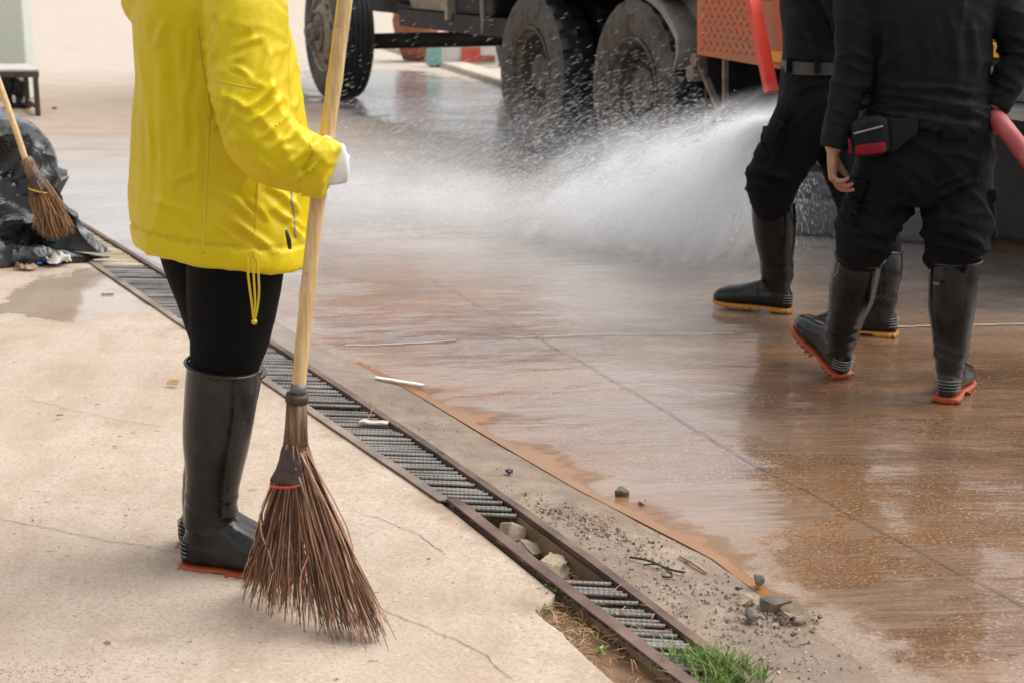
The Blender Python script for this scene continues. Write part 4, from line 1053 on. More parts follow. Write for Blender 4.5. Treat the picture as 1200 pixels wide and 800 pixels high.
crumple(30,316,.09,.06,9,M['wood_chip'],'card_scrap','small brown card scrap left of the blue wrapper', rot=-.3)
slab_piece('wood_chip', 80, 284, .10, .022, .012, .3, M['wood_chip'], 'pale wood chip at the tip of the leaning broom', 'wood chip', .02)
slab_piece('leaf_scrap', 126, 345, .05, .012, .003, .2, M['rock_dark'], 'small dark leaf lying in the wet patch of the sidewalk', 'leaf', .006)
# ---------------- man nearest the camera (seen from behind)
base = G(1060,455)
Y1 = 4.92; mb = MB(); neck = S(1082,-108,Y1)
mb.tube([S(1085,170,Y1), S(1086,60,Y1), S(1083,-40,Y1), S(1082,-80,Y1), neck], [(.13,.09),(.13,.09),(.15,.09),(.12,.07),(.055,.055)], 16, ref=(1,0,0), sub=3)
fr = head(mb, neck, (-.15,1))
ls, le, lw = S(1012,-48,Y1), S(1000,72,Y1-.02), S(977,172,Y1-.05)
rs_, re, rw = S(1158,-48,Y1), S(1197,55,Y1-.02), S(1168,120,Y1-.06)
mb.tube([ls, le, lw], [.05,.042,.0265], 14, sub=4, cap='round'); mb.tube([rs_, re, rw], [.05,.042,.0265], 14, sub=4, cap='round')
hand(mb, lw+V((-.002,0,-.006)), (.03,-.02,-1), (.92,-.28,.12), (-.18,.75,.0), ((.35,.55,.35),(.5,.7,.45),(.62,.8,.5),(.75,.85,.5)), 1.0, thumb=(.42,.8,.35), tcurl=.25)
hose_dir = (S(1200,182,4.74)-S(1165,138,4.85)).normalized()
hand(mb, rw, (.02,-.05,-1), (-.5,.85,.1), hose_dir*-1, ((1.0,1.2,.9),)*4, .95, thumb=(.35,.7,.6), tcurl=.6)
B1 = ((G(987,444)+V((0,0,.004)), (-.36,.80,.40), (.10,-.42,1), S(1008,296,4.97), .076), (G(1108,472), (.42,.90,0), (0,0,1), S(1119,303,4.85), .077))
leg(mb, S(1045,210,4.95), S(1014,270,4.93), *B1[0][:4]); leg(mb, S(1122,210,4.9), S(1121,270,4.85), *B1[1][:4])
man = person(base, mb); tag(man, 'person in black seen from behind, striding in dusty boots, one hand on the hose', 'person'); head_extras(man, fr)
rows = [(-112,1058,1106,Y1,.06),(-96,1042,1124,Y1,.08),(-80,1012,1156,Y1,.105),(-52,996,1174,Y1,.125),(-10,1005,1167,Y1,.14),(40,1018,1158,Y1,.145),(80,1024,1155,Y1,.14),(110,1020,1157,Y1,.142),(132,1013,1160,Y1,.148),(145,1012,1161,Y1,.15)]
mb = MB(); mb.rings([oring(*r) for r in smooth_rings(rows, 3)])
sl = [S(1014,-60,Y1), S(1010,-20,Y1), S(1004,35,Y1-.02), S(1000,80,Y1-.02), S(989,125,Y1-.04), S(978,170,Y1-.05)]
mb.tube(sl, [.075,.072,.060,.054,.047,.037], 18, sub=4)
sr = [S(1156,-60,Y1), S(1168,-15,Y1), S(1186,30,Y1-.02), S(1194,62,Y1-.02), S(1184,92,Y1-.04), S(1169,124,Y1-.06)]
mb.tube(sr, [.075,.070,.060,.056,.048,.036], 18, sub=4)
a, n, fs = fuse(mb, .0075, 4); hz1 = S(1085,145,Y1).z
e1, e2 = S(1000,75,Y1-.05), S(1192,62,Y1-.05); wpt = S(1085,128,Y1-.13)
def fn(p, nn):
    d = an(p, V((.2,0,1)), 2.5, 8, 3)*.012 + ridge(an(p, V((.35,0,.93)), 2.2, 9, 12))**3*.010
    kw = math.exp(-((p.z-hz1-.05)/.06)**2)*(1 if S(1005,100,Y1).x < p.x < S(1165,100,Y1).x else 0)
    d += kw*(ridge(an(p, V((.15,0,1)), 24, 3, 2))**2*.018-.004)
    k = near(p, e1, .11)+near(p, e2, .11)+.2
    d += k*ridge(an(p, V((.35,.1,.9)), 18, 5, 9))**2*.012
    return d
ext = creases(a, n, [(1022,122,1156,136,8,4),(1026,109,1110,124,7,4),(1050,100,1156,114,7,4),(1026,96,1070,106,5,4),(1036,30,1030,100,7,6),(1056,20,1052,92,6,6),(1138,20,1140,96,7,6),(1112,10,1118,85,6,6),(1084,40,1088,110,5,6),(984,52,1016,68,7,4),(980,74,1014,88,8,4),(976,98,1008,108,6,4),(972,128,996,136,5,3),(970,144,994,150,5,3),(1176,40,1205,56,6,4),(1172,70,1202,80,6,4),(1160,98,1188,108,5,3)])
shirt = mk('shirt', displace(a, n, fn) + n*ext[:,None], fs, M['black_jersey'], man)
for q, d_ in ((sl[-1], (sl[-1]-sl[-2]).normalized()), (sr[-1], (sr[-1]-sr[-2]).normalized())):
    obj('cuff', MB().tube([q-d_*.055, q-d_*.05, q+d_*.004, q+d_*.009], [.040,.0425,.040,.036], 18, sub=2), M['black_jersey'], shirt, smooth=True)
mb = MB()
rows = [(118,1016,1158,Y1,.135),(150,1010,1163,Y1,.14),(185,1003,1163,Y1,.15),(215,1000,1162,Y1,.148),(236,1006,1158,Y1,.13)]
mb.rings([oring(*r) for r in smooth_rings(rows, 3)])
mb.tube([S(1043,205,4.95), S(1032,235,4.94), S(1018,262,4.93), S(1012,282,4.94), S(1008,296,4.96), S(1006,312,4.97)], [(.108,.11),(.102,.105),(.094,.1),(.086,.092),(.076,.08),(.06,.06)], 20, ref=(1,0,0), sub=4)
mb.tube([S(1120,205,4.91), S(1121,235,4.88), S(1121,262,4.86), S(1119,284,4.855), S(1116,298,4.855), S(1118,315,4.85)], [(.11,.115),(.105,.108),(.102,.1),(.098,.092),(.082,.08),(.062,.062)], 20, ref=(1,0,0), sub=4)
a, n, fs = fuse(mb, .0075, 4)
kl, kr = S(1010,285,4.88), S(1118,285,4.78); crotch = S(1080,225,4.8)
def fn(p, nn):
    k = near(p, kl, .12)+near(p, kr, .12)
    d = k*(ridge(an(p, V((.2,.1,1)), 15, 5, 4))**2*.024-.006)
    d += an(p, V((.5,0,.85)), 9, 4, 2)*.009 + ridge(an(p, V((.7,.2,.7)), 9, 3, 14))**3*.009 + near(p, crotch, .13)*(ridge(an(p, V((.6,0,.8)), 13, 4, 7))**2*.010-.002)
    if abs(p.x-S(1083,200,Y1).x) < .006 and nn.y < -.3 and p.z > crotch.z-.02: d -= .004
    return d
ext = creases(a, n, [(1088,238,1150,212,9,5),(1090,226,1135,206,7,5),(1078,242,1036,266,9,5),(1070,226,1020,250,7,5),(996,262,1046,284,9,4),(1000,284,1040,296,8,4),(1004,240,1040,262,7,4),(1086,268,1152,288,10,5),(1088,252,1140,268,8,4),(1092,286,1146,298,8,4),(1100,180,1150,190,5,5),(1020,182,1066,196,5,5),(1150,200,1120,240,6,5),(1100,235,1105,275,6,5),(1060,215,1052,262,6,5)])
a = displace(a, n, fn) + n*ext[:,None]; pants = mk('trousers', a, fs, M['black_cloth'], man)
bvp = BVHTree.FromPolygons([V(p) for p in a.tolist()], fs)
def patch(bvh, quad, mat, parent, name, th=.006, nu=10, nv=8, direction=V((0,1,0)), Y=4.6, bulge=.004):
    """a sewn-on pocket: quad of 4 photo points laid on the garment"""
    q = [S(x, y, Y) for x, y in quad]; top, bot = [], []; ok = True; vs = []; fs = []
    lay = []
    for j in range(nv):
        for i in range(nu):
            u, v_ = i/(nu-1), j/(nv-1)
            p = (q[0]*(1-u)+q[1]*u)*(1-v_)+(q[3]*(1-u)+q[2]*u)*v_
            h, nr, ix, dd = bvh.ray_cast(p-direction*.4, direction)
            if h is None: h, nr, ix, dd = bvh.find_nearest(p+direction*.2)
            e = min(u, 1-u, v_, 1-v_); b_ = th+bulge*min(1, e*5)
            lay.append((h+nr*b_, h-nr*.006))
    for s_ in (0, 1): vs += [l[s_] for l in lay]
    m = nu*nv
    for j in range(nv-1):
        for i in range(nu-1):
            a_ = j*nu+i; fs.append((a_, a_+1, a_+nu+1, a_+nu)); fs.append((m+a_, m+a_+nu, m+a_+nu+1, m+a_+1))
    edge = [i for i in range(nu)]+[nu*(j+1)-1 for j in range(1, nv)]+[m-1-i for i in range(1, nu)]+[nu*(nv-1-j) for j in range(1, nv)]
    for i in range(len(edge)):
        a_, b_ = edge[i], edge[(i+1) % len(edge)]
        if a_ != b_: fs.append((a_, a_+m, b_+m, b_))
    return mk(name, vs, fs, mat, parent)
patch(bvp, [(1118,150),(1157,153),(1157,172),(1122,172)], M['black_cloth'], pants, 'pocket_flap', .007)
patch(bvp, [(1050,155),(1080,153),(1076,176),(1052,178)], M['black_cloth'], pants, 'pocket_flap', .007)
patch(bvp, [(1004,222),(1038,228),(1032,247),(1000,243)], M['black_cloth'], pants, 'pocket_flap', .010)
patch(bvp, [(1002,246),(1031,249),(1025,280),(1000,272)], M['black_cloth'], pants, 'cargo_pocket', .009, bulge=.010)
mb = MB(); R3 = Matrix.Rotation(math.radians(-8), 3, 'Y')
pc = S(1156,255,4.87); o = bevel(obj('cargo_pocket', MB().box(pc, (.035,.12,.13), R3), M['black_cloth'], pants), .014, 3)
o = bevel(obj('pocket_flap', MB().box(S(1155,226,4.87), (.042,.125,.042), R3), M['black_cloth'], pants), .008, 2)
L1 = ([[(962,392),(980,392),(995,378),(1008,345),(1012,310)],[(962,408),(980,422),(993,424)]], [[(1131,312),(1120,350),(1117,385),(1121,405),(1128,418)],[(1104,320),(1102,360),(1101,392),(1094,408)]])
for bt_, l_ in zip(B1, L1): boot(man, *bt_, M['boot_dusty'], M['sole_red'], lines=l_)
obj('boot_toggle', MB().tube([S(1094,332,4.79), S(1100,333,4.775)], [.004,.0045], 8), M['ridge'], man, smooth=True)
# ---------------- waist bag
bc = S(1021,160,4.80)
bag = thing('waist_bag', bc-V((0,0,.07)), 'black waist bag with dark red lower panel worn on the left hip', 'waist bag')
Rb = Matrix.Rotation(math.radians(-22), 3, 'Z') @ Matrix.Rotation(math.radians(-9), 3, 'Y')
def rbox(c, d, R, sq=4, n=24, m=10):
    mb = MB(); rs = []
    for i in range(m+1):
        v_ = -1+2*i/m; k = (1-abs(v_)**5)**.2 if abs(v_) < 1 else .45; ring = []
        for j in range(n):
            q = 6.2832*j/n; cx, cy = math.cos(q), math.sin(q); r = 1/(abs(cx)**sq+abs(cy)**sq)**(1/sq)
            ring.append(R @ V((cx*r*d[0]/2*k, cy*r*d[1]/2*k, v_*d[2]/2))+V(c))
        rs.append(ring)
    return mb.rings(rs)
obj('pouch', rbox(bc, (.112,.055,.120), Rb, 3), M['bag'], bag, smooth=True)
obj('red_panel', rbox(bc+Rb @ V((-.002,-.019,-.034)), (.092,.026,.034), Rb, 6), M['bag_red'], bag, smooth=True)
obj('zipper', MB().tube([bc+Rb @ V((-.045,-.030,.016)), bc+Rb @ V((0,-.0305,.022)), bc+Rb @ V((.042,-.029,.028))], [.0032]*3, 8, sub=3), M['zip'], bag, smooth=True)
bevel(obj('pull_tab', MB().box(bc+Rb @ V((-.062,-.02,-.02)), (.008,.008,.045), Rb), M['bag_red'], bag), .002); obj('pull_tab', MB().box(bc+Rb @ V((-.062,-.02,-.055)), (.006,.005,.02), Rb), M['bag'], bag)
rs = []
for px, py, Yq, h in ((1038,158,4.79,.055),(1050,158,4.765,.047),(1062,152,4.757,.034),(1075,147,4.752,.024)):
    c = S(px, py, Yq); rs.append([c+V((0,-.004,h)), c+V((0,-.006,0)), c+V((0,-.004,-h)), c+V((0,.01,-h)), c+V((0,.01,h))])
obj('strap', MB().rings(rs), M['bag'], bag, smooth=True, auto=40)
# ---------------- man at the nozzle (side view)
base = G(960,385); Y2 = 6.0; mb = MB(); neck = S(950,-165,Y2)
mb.tube([S(955,110,Y2), S(955,20,Y2), S(955,-90,Y2), S(952,-135,Y2), neck], [(.09,.13),(.09,.13),(.09,.15),(.07,.12),(.055,.055)], 16, ref=(1,0,0), sub=3)
fr = head(mb, neck, (-1,.35))
a1, a2, a3 = S(966,-105,5.80), S(974,-18,5.72), S(994,40,5.80)
b1, b2, b3 = S(950,-105,6.2), S(958,0,6.30), S(942,92,6.38)
mb.tube([a1, a2, a3], [.05,.042,.027], 14, sub=4, cap='round'); mb.tube([b1, b2, b3], [.05,.042,.027], 14, sub=4, cap='round')
hand(mb, a3, (.45,.35,-.8), (.3,.9,.2), (-.7,.1,-.5), ((.8,1.1,.8),)*4, .95); hand(mb, b3, (-.3,-.1,-1), (.2,-1,0), (-1,0,.2), ((.9,1.2,.9),)*4, .95)
B2 = ((G(926,366), (-.93,.36,.04), (0,0,1), S(906,234,6.05), .080), (G(1050,394), (-.95,.30,0), (0,0,1), S(1032,296,5.76), .078))
leg(mb, S(948,130,5.93), S(907,210,6.0), *B2[0][:4]); leg(mb, S(985,150,6.02), S(1018,250,5.82), *B2[1][:4])
man2 = person(base, mb); tag(man2, 'person in black with a grey belt standing sideways against the water spray', 'person'); head_extras(man2, fr)
rows = [(-168,930,972,Y2,.06),(-152,922,985,Y2,.12),(-130,915,998,Y2,.175),(-90,912,1004,Y2,.19),(-40,914,1002,Y2,.185),(10,917,998,Y2,.175),(45,918,994,Y2,.17),(70,920,990,Y2,.17)]
mb = MB(); mb.rings([oring(*r) for r in smooth_rings(rows, 3)])
mb.tube([S(964,-110,5.83), S(969,-65,5.77), S(974,-18,5.72), S(983,10,5.75), S(992,37,5.80)], [.075,.066,.058,.05,.04], 18, sub=4)
mb.tube([b1, b2.lerp(b1,.5), b2, b2.lerp(b3,.5), b3], [.075,.066,.058,.05,.04], 18, sub=4)
a, n, fs = fuse(mb, .0085, 4)
shirt2 = mk('shirt', displace(a, n, lambda p, nn: an(p, V((.25,0,1)), 2.5, 7, 3)*.010+ridge(an(p, V((.5,0,.85)), 12, 4, 2))**2*.010) + n*creases(a, n, [(925,10,960,62,8,5),(922,40,985,58,8,4),(940,-5,975,40,7,5),(966,0,990,14,6,4),(970,18,992,30,6,4)])[:,None], fs, M['black_jersey'], man2)
d_ = (S(992,37,5.80)-S(983,10,5.75)).normalized(); q = S(992,37,5.80)
obj('cuff', MB().tube([q-d_*.05, q-d_*.045, q+d_*.004, q+d_*.01], [.042,.045,.043,.038], 16, sub=2), M['black_jersey'], shirt2, smooth=True)
mb = MB()
rows = [(66,921,989,Y2,.165),(90,917,993,Y2,.17),(120,912,1000,Y2,.175),(150,908,1006,Y2,.17),(168,915,1000,Y2,.14)]
mb.rings([oring(*r) for r in smooth_rings(rows, 3)])
mb.tube([S(948,125,5.94), S(932,160,5.95), S(913,195,5.98), S(906,218,6.01), S(905,234,6.03), S(906,250,6.05)], [(.115,.11),(.112,.108),(.105,.1),(.095,.092),(.082,.08),(.065,.065)], 20, ref=(1,0,0), sub=4)
mb.tube([S(975,130,6.05), S(992,180,5.98), S(1008,225,5.88), S(1020,260,5.80), S(1030,290,5.76), S(1033,310,5.75)], [(.11,.11),(.108,.105),(.1,.098),(.09,.09),(.08,.08),(.06,.06)], 20, ref=(1,0,0), sub=4)
a, n, fs = fuse(mb, .0085, 4); k2 = S(903,215,5.95)
a = displace(a, n, lambda p, nn: near(p, k2, .14)*(ridge(an(p, V((.25,0,1)), 15, 4, 3))**2*.020-.004)+an(p, V((.6,0,.8)), 8, 4, 2)*.010) + n*creases(a, n, [(880,196,930,214,9,5),(878,214,928,228,9,4),(890,180,930,190,6,4),(925,110,985,96,7,5),(960,110,925,150,7,5),(975,130,945,190,8,6),(910,160,900,200,6,5)])[:,None]
pants2 = mk('trousers', a, fs, M['black_cloth'], man2)
bvp2 = BVHTree.FromPolygons([V(p) for p in a.tolist()], fs)
patch(bvp2, [(905,128),(942,142),(938,152),(902,140)], M['black_cloth'], pants2, 'pocket_flap', .010, Y=5.6)
patch(bvp2, [(902,140),(938,152),(928,190),(890,176)], M['black_cloth'], pants2, 'cargo_pocket', .008, Y=5.6, bulge=.012)
rsb = []
for k in (0, 1):
    rsb.append([p for p in oring(70 if k == 0 else 84, 919, 991, Y2, .172)])
c0 = sum(rsb[0], V())/28; mb = MB(); mb.rings([[c+(c-c0).normalized()*.006 for c in rsb[1]], [c+(c-c0).normalized()*.006 for c in rsb[0]]], cap=False)
belt = obj('belt', mb, M['belt'], man2, smooth=True)
for px in (925, 958): obj('belt_loop', MB().box(S(px, 77, 5.82 if px > 930 else 5.9), (.02,.012,.055)), M['black_cloth'], pants2)
for bt_ in B2: boot(man2, *bt_, M['boot_clean'], M['sole_yellow'], L=.30)
# ---------------- hose with nozzle
hp = [V((9,4.6,.026)), V((5,4.0,.026)), V((3.2,3.95,.026)), V((2.35,4.15,.028)), V((2.05,4.32,.12)), S(1255,250,4.62), S(1205,186,4.74), S(1168,140,4.83), S(1135,110,5.10), S(1090,95,5.45), S(1040,85,5.80), S(995,92,6.24), S(950,112,6.40)]
hose = thing('hose', G(1260,480), 'pinkish red ribbed water hose running from the walker\'s hand towards the nozzle', 'hose')
mb = MB(); Pn, Rn = crom(hp, [(.027,.027)]*len(hp), 14); n_ = 32; prev = None; rs = []
for i, p in enumerate(Pn):
    t_ = (Pn[min(i+1,len(Pn)-1)]-Pn[max(i-1,0)]).normalized(); a_ = V((0,0,1))-t_*t_.z; a_.normalize(); b_ = t_.cross(a_)
    rs.append([p+(a_*math.cos(6.2832*j/n_)+b_*math.sin(6.2832*j/n_))*(.0275 if j % 2 else .0252) for j in range(n_)])
obj('pipe', mb.rings(rs), M['hose'], hose, smooth=True)
nz0, nz1 = hp[-1], S(917,131,6.48); nd_ = (nz1-nz0).normalized()
obj('nozzle', MB().tube([nz0-nd_*.05, nz0, nz0+nd_*.05, nz0+nd_*.12, nz0+nd_*.13], [.036,.036,.028,.018,.022], 18), M['brass'], hose, smooth=True, auto=40)
# ------------------------------------------------------------------ truck
A0, A1 = V((-1.80,15.5,0)), V((.70,9.75,0)); AX = (A1-A0).normalized(); SD = V((-AX.y, AX.x, 0))      # AX to the rear, SD into the truck (away from us)
if SD.y < 0: SD = -SD
def T(k, s, z): return A0+AX*k+SD*s+V((0,0,z))
def TP(px, py, s=0.0):
    """photo point on the truck's side plane, s metres behind the tyre faces -> (k, z)"""
    d = ray(px, py); o = V((0,0,CH)); p0 = A0+SD*s; t_ = (p0-o).dot(SD)/d.dot(SD); p = o+d*t_; return (p-A0).dot(AX), p.z
TM = Matrix((AX, SD, V((0,0,1)))).transposed()
truck = thing('truck', T(3,1.2,0), 'dirty heavy truck with orange rear body parked beyond the spray', 'truck')
def tbox(name, k0, k1, s0, s1, z0, z1, mat, parent=None, bev=.01, M_=None):
    o = obj(name, MB().box(T((k0+k1)/2, (s0+s1)/2, (z0+z1)/2), (k1-k0, s1-s0, z1-z0), TM), mat, parent or truck); bevel(o, bev); return o
TR = .52
def wheel(k, s, front, far=False):
    TR = .62 if front else .55; wk = 1.25 if front else 1.0; rk = .36/.30 if front else 1.0
    """s: outer face of tyre; dual at the rear"""
    Mx = Matrix.Translation(T(k, s, TR)) @ (TM if not far else Matrix((-AX, -SD, V((0,0,1)))).transposed()).to_4x4()
    w = .28
    if front: prof = [(.36,.02),(.40,.0),(.50,-.004),(.57,.012),(.608,.03),(TR,.05)]+[(TR-.016*(i%4 in (1,2)), .06+.012*i) for i in range(20)]+[(TR,.31),(.608,.325),(.56,.345),(.40,.35),(.36,.33)]
    else: prof = [(.30,.03),(.345,.004),(.45,.0),(.50,.010),(.527,.022),(.54,.032),(TR,.055),(TR,.10),(TR,.14),(TR,.18),(TR,.225),(.54,.248),(.51,.26),(.45,.28),(.345,.276),(.30,.25)]
    def mod(i, j):
        if front: return 0
        return -.026 if (j % 6 in (0, 1) and i in (5,6,7,9,10,11)) else 0
    mb = MB(); n_ = 144; mb.lathe(prof, Mx, n_, mod)
    # sidewall and tread as two parts
    m = len(prof); lim = 4 if not front else 4
    side = MB(); side.v = mb.v; tread = MB(); tread.v = mb.v
    for f in mb.f:
        i0 = min(q % m for q in f)
        (side if i0 < lim else tread).f.append(f)
    root = obj('wheel', side, M['sidewall'], truck, smooth=True, auto=45)
    obj('tread', tread, M['tread'], root, smooth=True, auto=30)
    if not front:
        M2 = Mx @ Matrix.Translation((0,.34,0)); mb2 = MB(); mb2.lathe(prof, M2, 72, lambda i, j: -.026 if (j % 3 == 0 and i in (5,6,7,9,10,11)) else 0); obj('inner_tyre', mb2, M['tread'], root, smooth=True, auto=30)
        rim = [(.305,.028),(.315,.012),(.305,.004),(.292,.012),(.285,.04),(.262,.06),(.255,.15),(.245,.19),(.20,.205),(.15,.205),(.13,.19),(.13,.09),(.11,.075),(.0,.072)]
        rm = obj('rim', MB().lathe(rim, Mx, 48), M['rim'], root, smooth=True, auto=35)
        for q in range(10 if not far else 0):
            a = 6.2832*q/10; c = Mx @ V((.175*math.cos(a), .192, .175*math.sin(a))); obj('wheel_nut', MB().tube([c, c-SD*.03], [.014,.013], 6), M['hub'], rm)
    else:
        rim = [(.365,.03),(.378,.012),(.365,.004),(.350,.014),(.343,.05),(.325,.055),(.265,.018),(.23,-.01),(.195,-.022)]
        rm = obj('rim', MB().lathe(rim, Mx, 64), M['rim_front'], root, smooth=True, auto=35)
        hubp = [(.195,-.022),(.20,-.05),(.185,-.055),(.182,-.03),(.11,-.035),(.09,-.035),(.085,-.10),(.07,-.115),(.05,-.118),(.045,-.15),(.0,-.155)]
        obj('hub', MB().lathe(hubp, Mx, 40), M['hub'], rm, smooth=True, auto=35)
        for q in range(10 if not far else 0):
            a = 6.2832*q/10; c = Mx @ V((.178*math.cos(a), -.03, .178*math.sin(a))); obj('wheel_nut', MB().tube([c, c-SD*.05], [.015,.014], 6), M['hub'], rm)
        for q in range(8 if not far else 0):
            a = 6.2832*(q+.3)/8; c = Mx @ V((.262*math.cos(a), .022, .262*math.sin(a))); obj('hand_hole', MB().tube([c+SD*.015, c-SD*.010], [(.034,.042)]*2, 16, ref=V((0,0,1))), M['drum_red'], rm)
K1 = TP(619,91)[0]; K2 = (A1-A0).length
wheel(0, 0, True); wheel(K1, 0, False); wheel(K2, 0, False)
wheel(0, 2.35, True, True); wheel(K1, 2.35, False, True); wheel(K2, 2.35, False, True)
for k in (0, K1, K2):
    o = obj('axle', MB().tube([T(k,.3,TR), T(k,2.05,TR)], [.075,.075], 14), M['chassis'], truck, smooth=True, auto=40)
o = obj('differential', MB().ball(T(K1,1.18,TR), (.22,.22,.24)), M['chassis'], truck, smooth=True); o = obj('differential', MB().ball(T(K2,1.18,TR), (.22,.22,.24)), M['chassis'], truck, smooth=True)
tbox('chassis_rail', -1.2, 9.9, .72, .82, .78, 1.05, M['chassis']); tbox('chassis_rail', -1.2, 9.9, 1.53, 1.63, .78, 1.05, M['chassis'])
for k in (1.2, 2.6, 4.0, 7.5, 9.0): tbox('cross_member', k, k+.12, .83, 1.52, .80, 1.02, M['chassis'])
# side tank and lower beam between the axles
ka, za = TP(452,40); kb, zb = TP(590,48)
tbox('lower_beam', ka, K1-.45, .12, .75, zb, zb+.14, M['chassis'])
ob = MB(); kk, zz2 = TP(445,12,.2); ob.quadbar(T(kk,.4,zz2+.02), T(ka+.25,.35,zb+.08), .10, .10); obj('beam_brace', ob, M['chassis'], truck)
k0, z0 = TP(478,30,.1); k1, z1 = TP(526,36,.1); k2, _ = TP(572,36,.1)
tbox('fuel_tank', k0, k1, .10, .70, zb+.142, 1.10, M['tan_tank'], bev=.06); tbox('air_tank', k1+.01, k2, .14, .70, zb+.142, 1.10, M['chassis'], bev=.03)
tbox('tank_strap', k1-.05, k1-.0, .085, .40, zb+.09, 1.12, M['tan_tank'], bev=.004)
kf, zf = TP(572,10,.1); o = obj('hanger', MB().tube([T(kf,.05,1.15), T(kf+.02,.05,zf), T(kf,.06,zb+.03)], [.018,.02,.014], 8, sub=3), M['fender'], truck, smooth=True)
# bed and cab (outside the picture above)
tbox('bed', .95, 10.2, .0, 2.35, 1.10, 1.18, M['chassis']); 
cab = tbox('cab', -1.5, .75, .02, 2.33, 1.30, 2.65, M['orange'], bev=.10)
tbox('cab_window', -.9, .35, .0, .03, 1.85, 2.35, M['chassis'], cab, .01)
tbox('windscreen', -1.53, -1.49, .25, 2.1, 1.75, 2.4, M['chassis'], cab, .01)
# rear wheel fender end and muddy bracket
pts = []
for px, py in ((752,-12),(770,-2),(780,8),(790,24),(798,40),(799,58),(795,76)):
    k, z = TP(px, py, -.0); pts.append((k, z))
rs = [[T(k, -.02, z), T(k, .45, z), T(k-.03, .45, z-.03), T(k-.03, -.02, z-.03)] for k, z in pts]
obj('fender', MB().rings(rs), M['fender'], truck, smooth=True, auto=40)
k, z = TP(800,10,.15); kq, zq = TP(815,28,.15); tbox('box', k, kq+.05, .14, .6, zq, zq+.35, M['fender'])
# orange chequer-plate panels
def panel(name, quad, s, mat, th=.03, parent=None):
    pts = [TP(px, py, s) for px, py in quad]; f0 = [T(k, s, z) for k, z in pts]; f1 = [T(k, s+th, z) for k, z in pts]
    return obj(name, MB().rings([f0, f1]), mat, parent or truck)
side = panel('side_panel', [(817,-14),(817,64),(918,82),(921,-14)], .0, M['orange'], .04)
mb = MB(); k0, z0 = TP(819,60,.0); k1, z1 = TP(888,70,.0)
r_, zrow = 0, z0+.015
while zrow < 1.14:
    kq = k0+(.03 if r_ % 2 else .0)
    while kq < k1-.02:
        mb.box(T(kq+.03, -.003, zrow), (.032,.008,.011), TM @ Matrix.Rotation(.6 if r_ % 2 else -.35, 3, 'Y'), .8); kq += .065
    zrow += .036; r_ += 1
obj('chequer_ribs', mb, M['orange'], side)
k0, z0 = TP(903,74,-.03); k1, z1 = TP(919,74,-.03); tbox('corner_post', k0, k1, -.035, .10, z0, 1.22, M['orange'])
kk0, kz = TP(905,60,-.04); kk1, kz1 = TP(917,74,-.04); tbox('reflector', kk0, kk1, -.046, -.037, kz1, kz, M['yellow_band'], bev=.002)
ka, za = TP(877,-25,-.12); kb, zb2 = TP(904,108,-.12); mb = MB(); mb.quadbar(T(ka,-.12,za), T(kb,-.12,zb2), .04, .062, SD)
obj('red_brace', mb, M['red_paint'], truck); bevel(truck.children[-1], .006)
# hanging muddy brackets under the panel
for (a_, b_, w) in (((816,66),(843,128),.035),((850,70),(850,126),.028)):
    ka, za = TP(*a_, .05); kb, zb2 = TP(*b_, .05); obj('bracket', MB().quadbar(T(ka,.05,za), T(kb,.05,zb2), .02, w, SD), M['tan_bracket'], truck)
ka, za = TP(814,86,.03); obj('lamp_knob', MB().tube([T(ka,.0,za), T(ka,.09,za)], [.045,.045], 14), M['tan_bracket'], truck, smooth=True, auto=40)
ka, za = TP(818,70,.03); obj('lamp_knob', MB().tube([T(ka,.0,za), T(ka,.09,za)], [.035,.035], 14), M['tan_bracket'], truck, smooth=True, auto=40)
# rear half of the body, nearer the camera
kk0, _ = TP(925,60,.02); kE, zE = TP(1290,70,.02)
ky, zy0 = TP(1168,68,.02); _, zy1 = TP(1168,50,.02)
tbox('rear_body', kk0, kE, .03, 2.3, zy1+.002, 1.26, M['peel']); tbox('reflector', kk0+.02, kE, .02, .10, zy0, zy1, M['yellow_band'], bev=.003)
tbox('rear_rail', kk0, kE, .08, .30, zy0-.20, zy0-.003, M['chassis'])
ks, zs = TP(1180,138,-.05); _, zs1 = TP(1180,126,-.05); kst, _ = TP(1090,130,-.05)
step = tbox('step', kst, kE, -.10, .42, zs, zs+.05, M['checker'], bev=.004)
tbox('step_plate', kst+.02, kE-.02, .05, .45, zs+.052, zs+.19, M['bed_grey'], step, .01)
tbox('shade_box', kk0+.4, kE, .42, 1.9, .07, zs+.14, M['chassis'], bev=.03); tbox('shade_box', K2+.75, kk0+.38, .85, 1.9, .12, .77, M['chassis'], bev=.03)  # dark boxes added to fill the black shade under the body
tbox('mud_flap', K2+.80, K2+.82, .05, .75, .16, .95, M['tread'], bev=.003); tbox('mud_flap', K2+.80, K2+.82, 1.6, 2.3, .16, .95, M['tread'], bev=.003)
# ------------------------------------------------------------------ kerb and far things
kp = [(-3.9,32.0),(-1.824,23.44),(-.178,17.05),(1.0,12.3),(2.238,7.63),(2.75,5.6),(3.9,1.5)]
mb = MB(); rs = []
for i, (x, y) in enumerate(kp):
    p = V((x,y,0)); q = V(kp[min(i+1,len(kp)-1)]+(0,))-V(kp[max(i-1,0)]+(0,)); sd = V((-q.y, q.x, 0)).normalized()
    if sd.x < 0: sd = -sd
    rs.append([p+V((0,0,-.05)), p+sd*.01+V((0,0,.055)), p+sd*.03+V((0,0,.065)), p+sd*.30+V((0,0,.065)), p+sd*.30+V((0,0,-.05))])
tag(bevel(obj('kerb', mb.rings(rs), M['kerb']), .008), kind='structure')
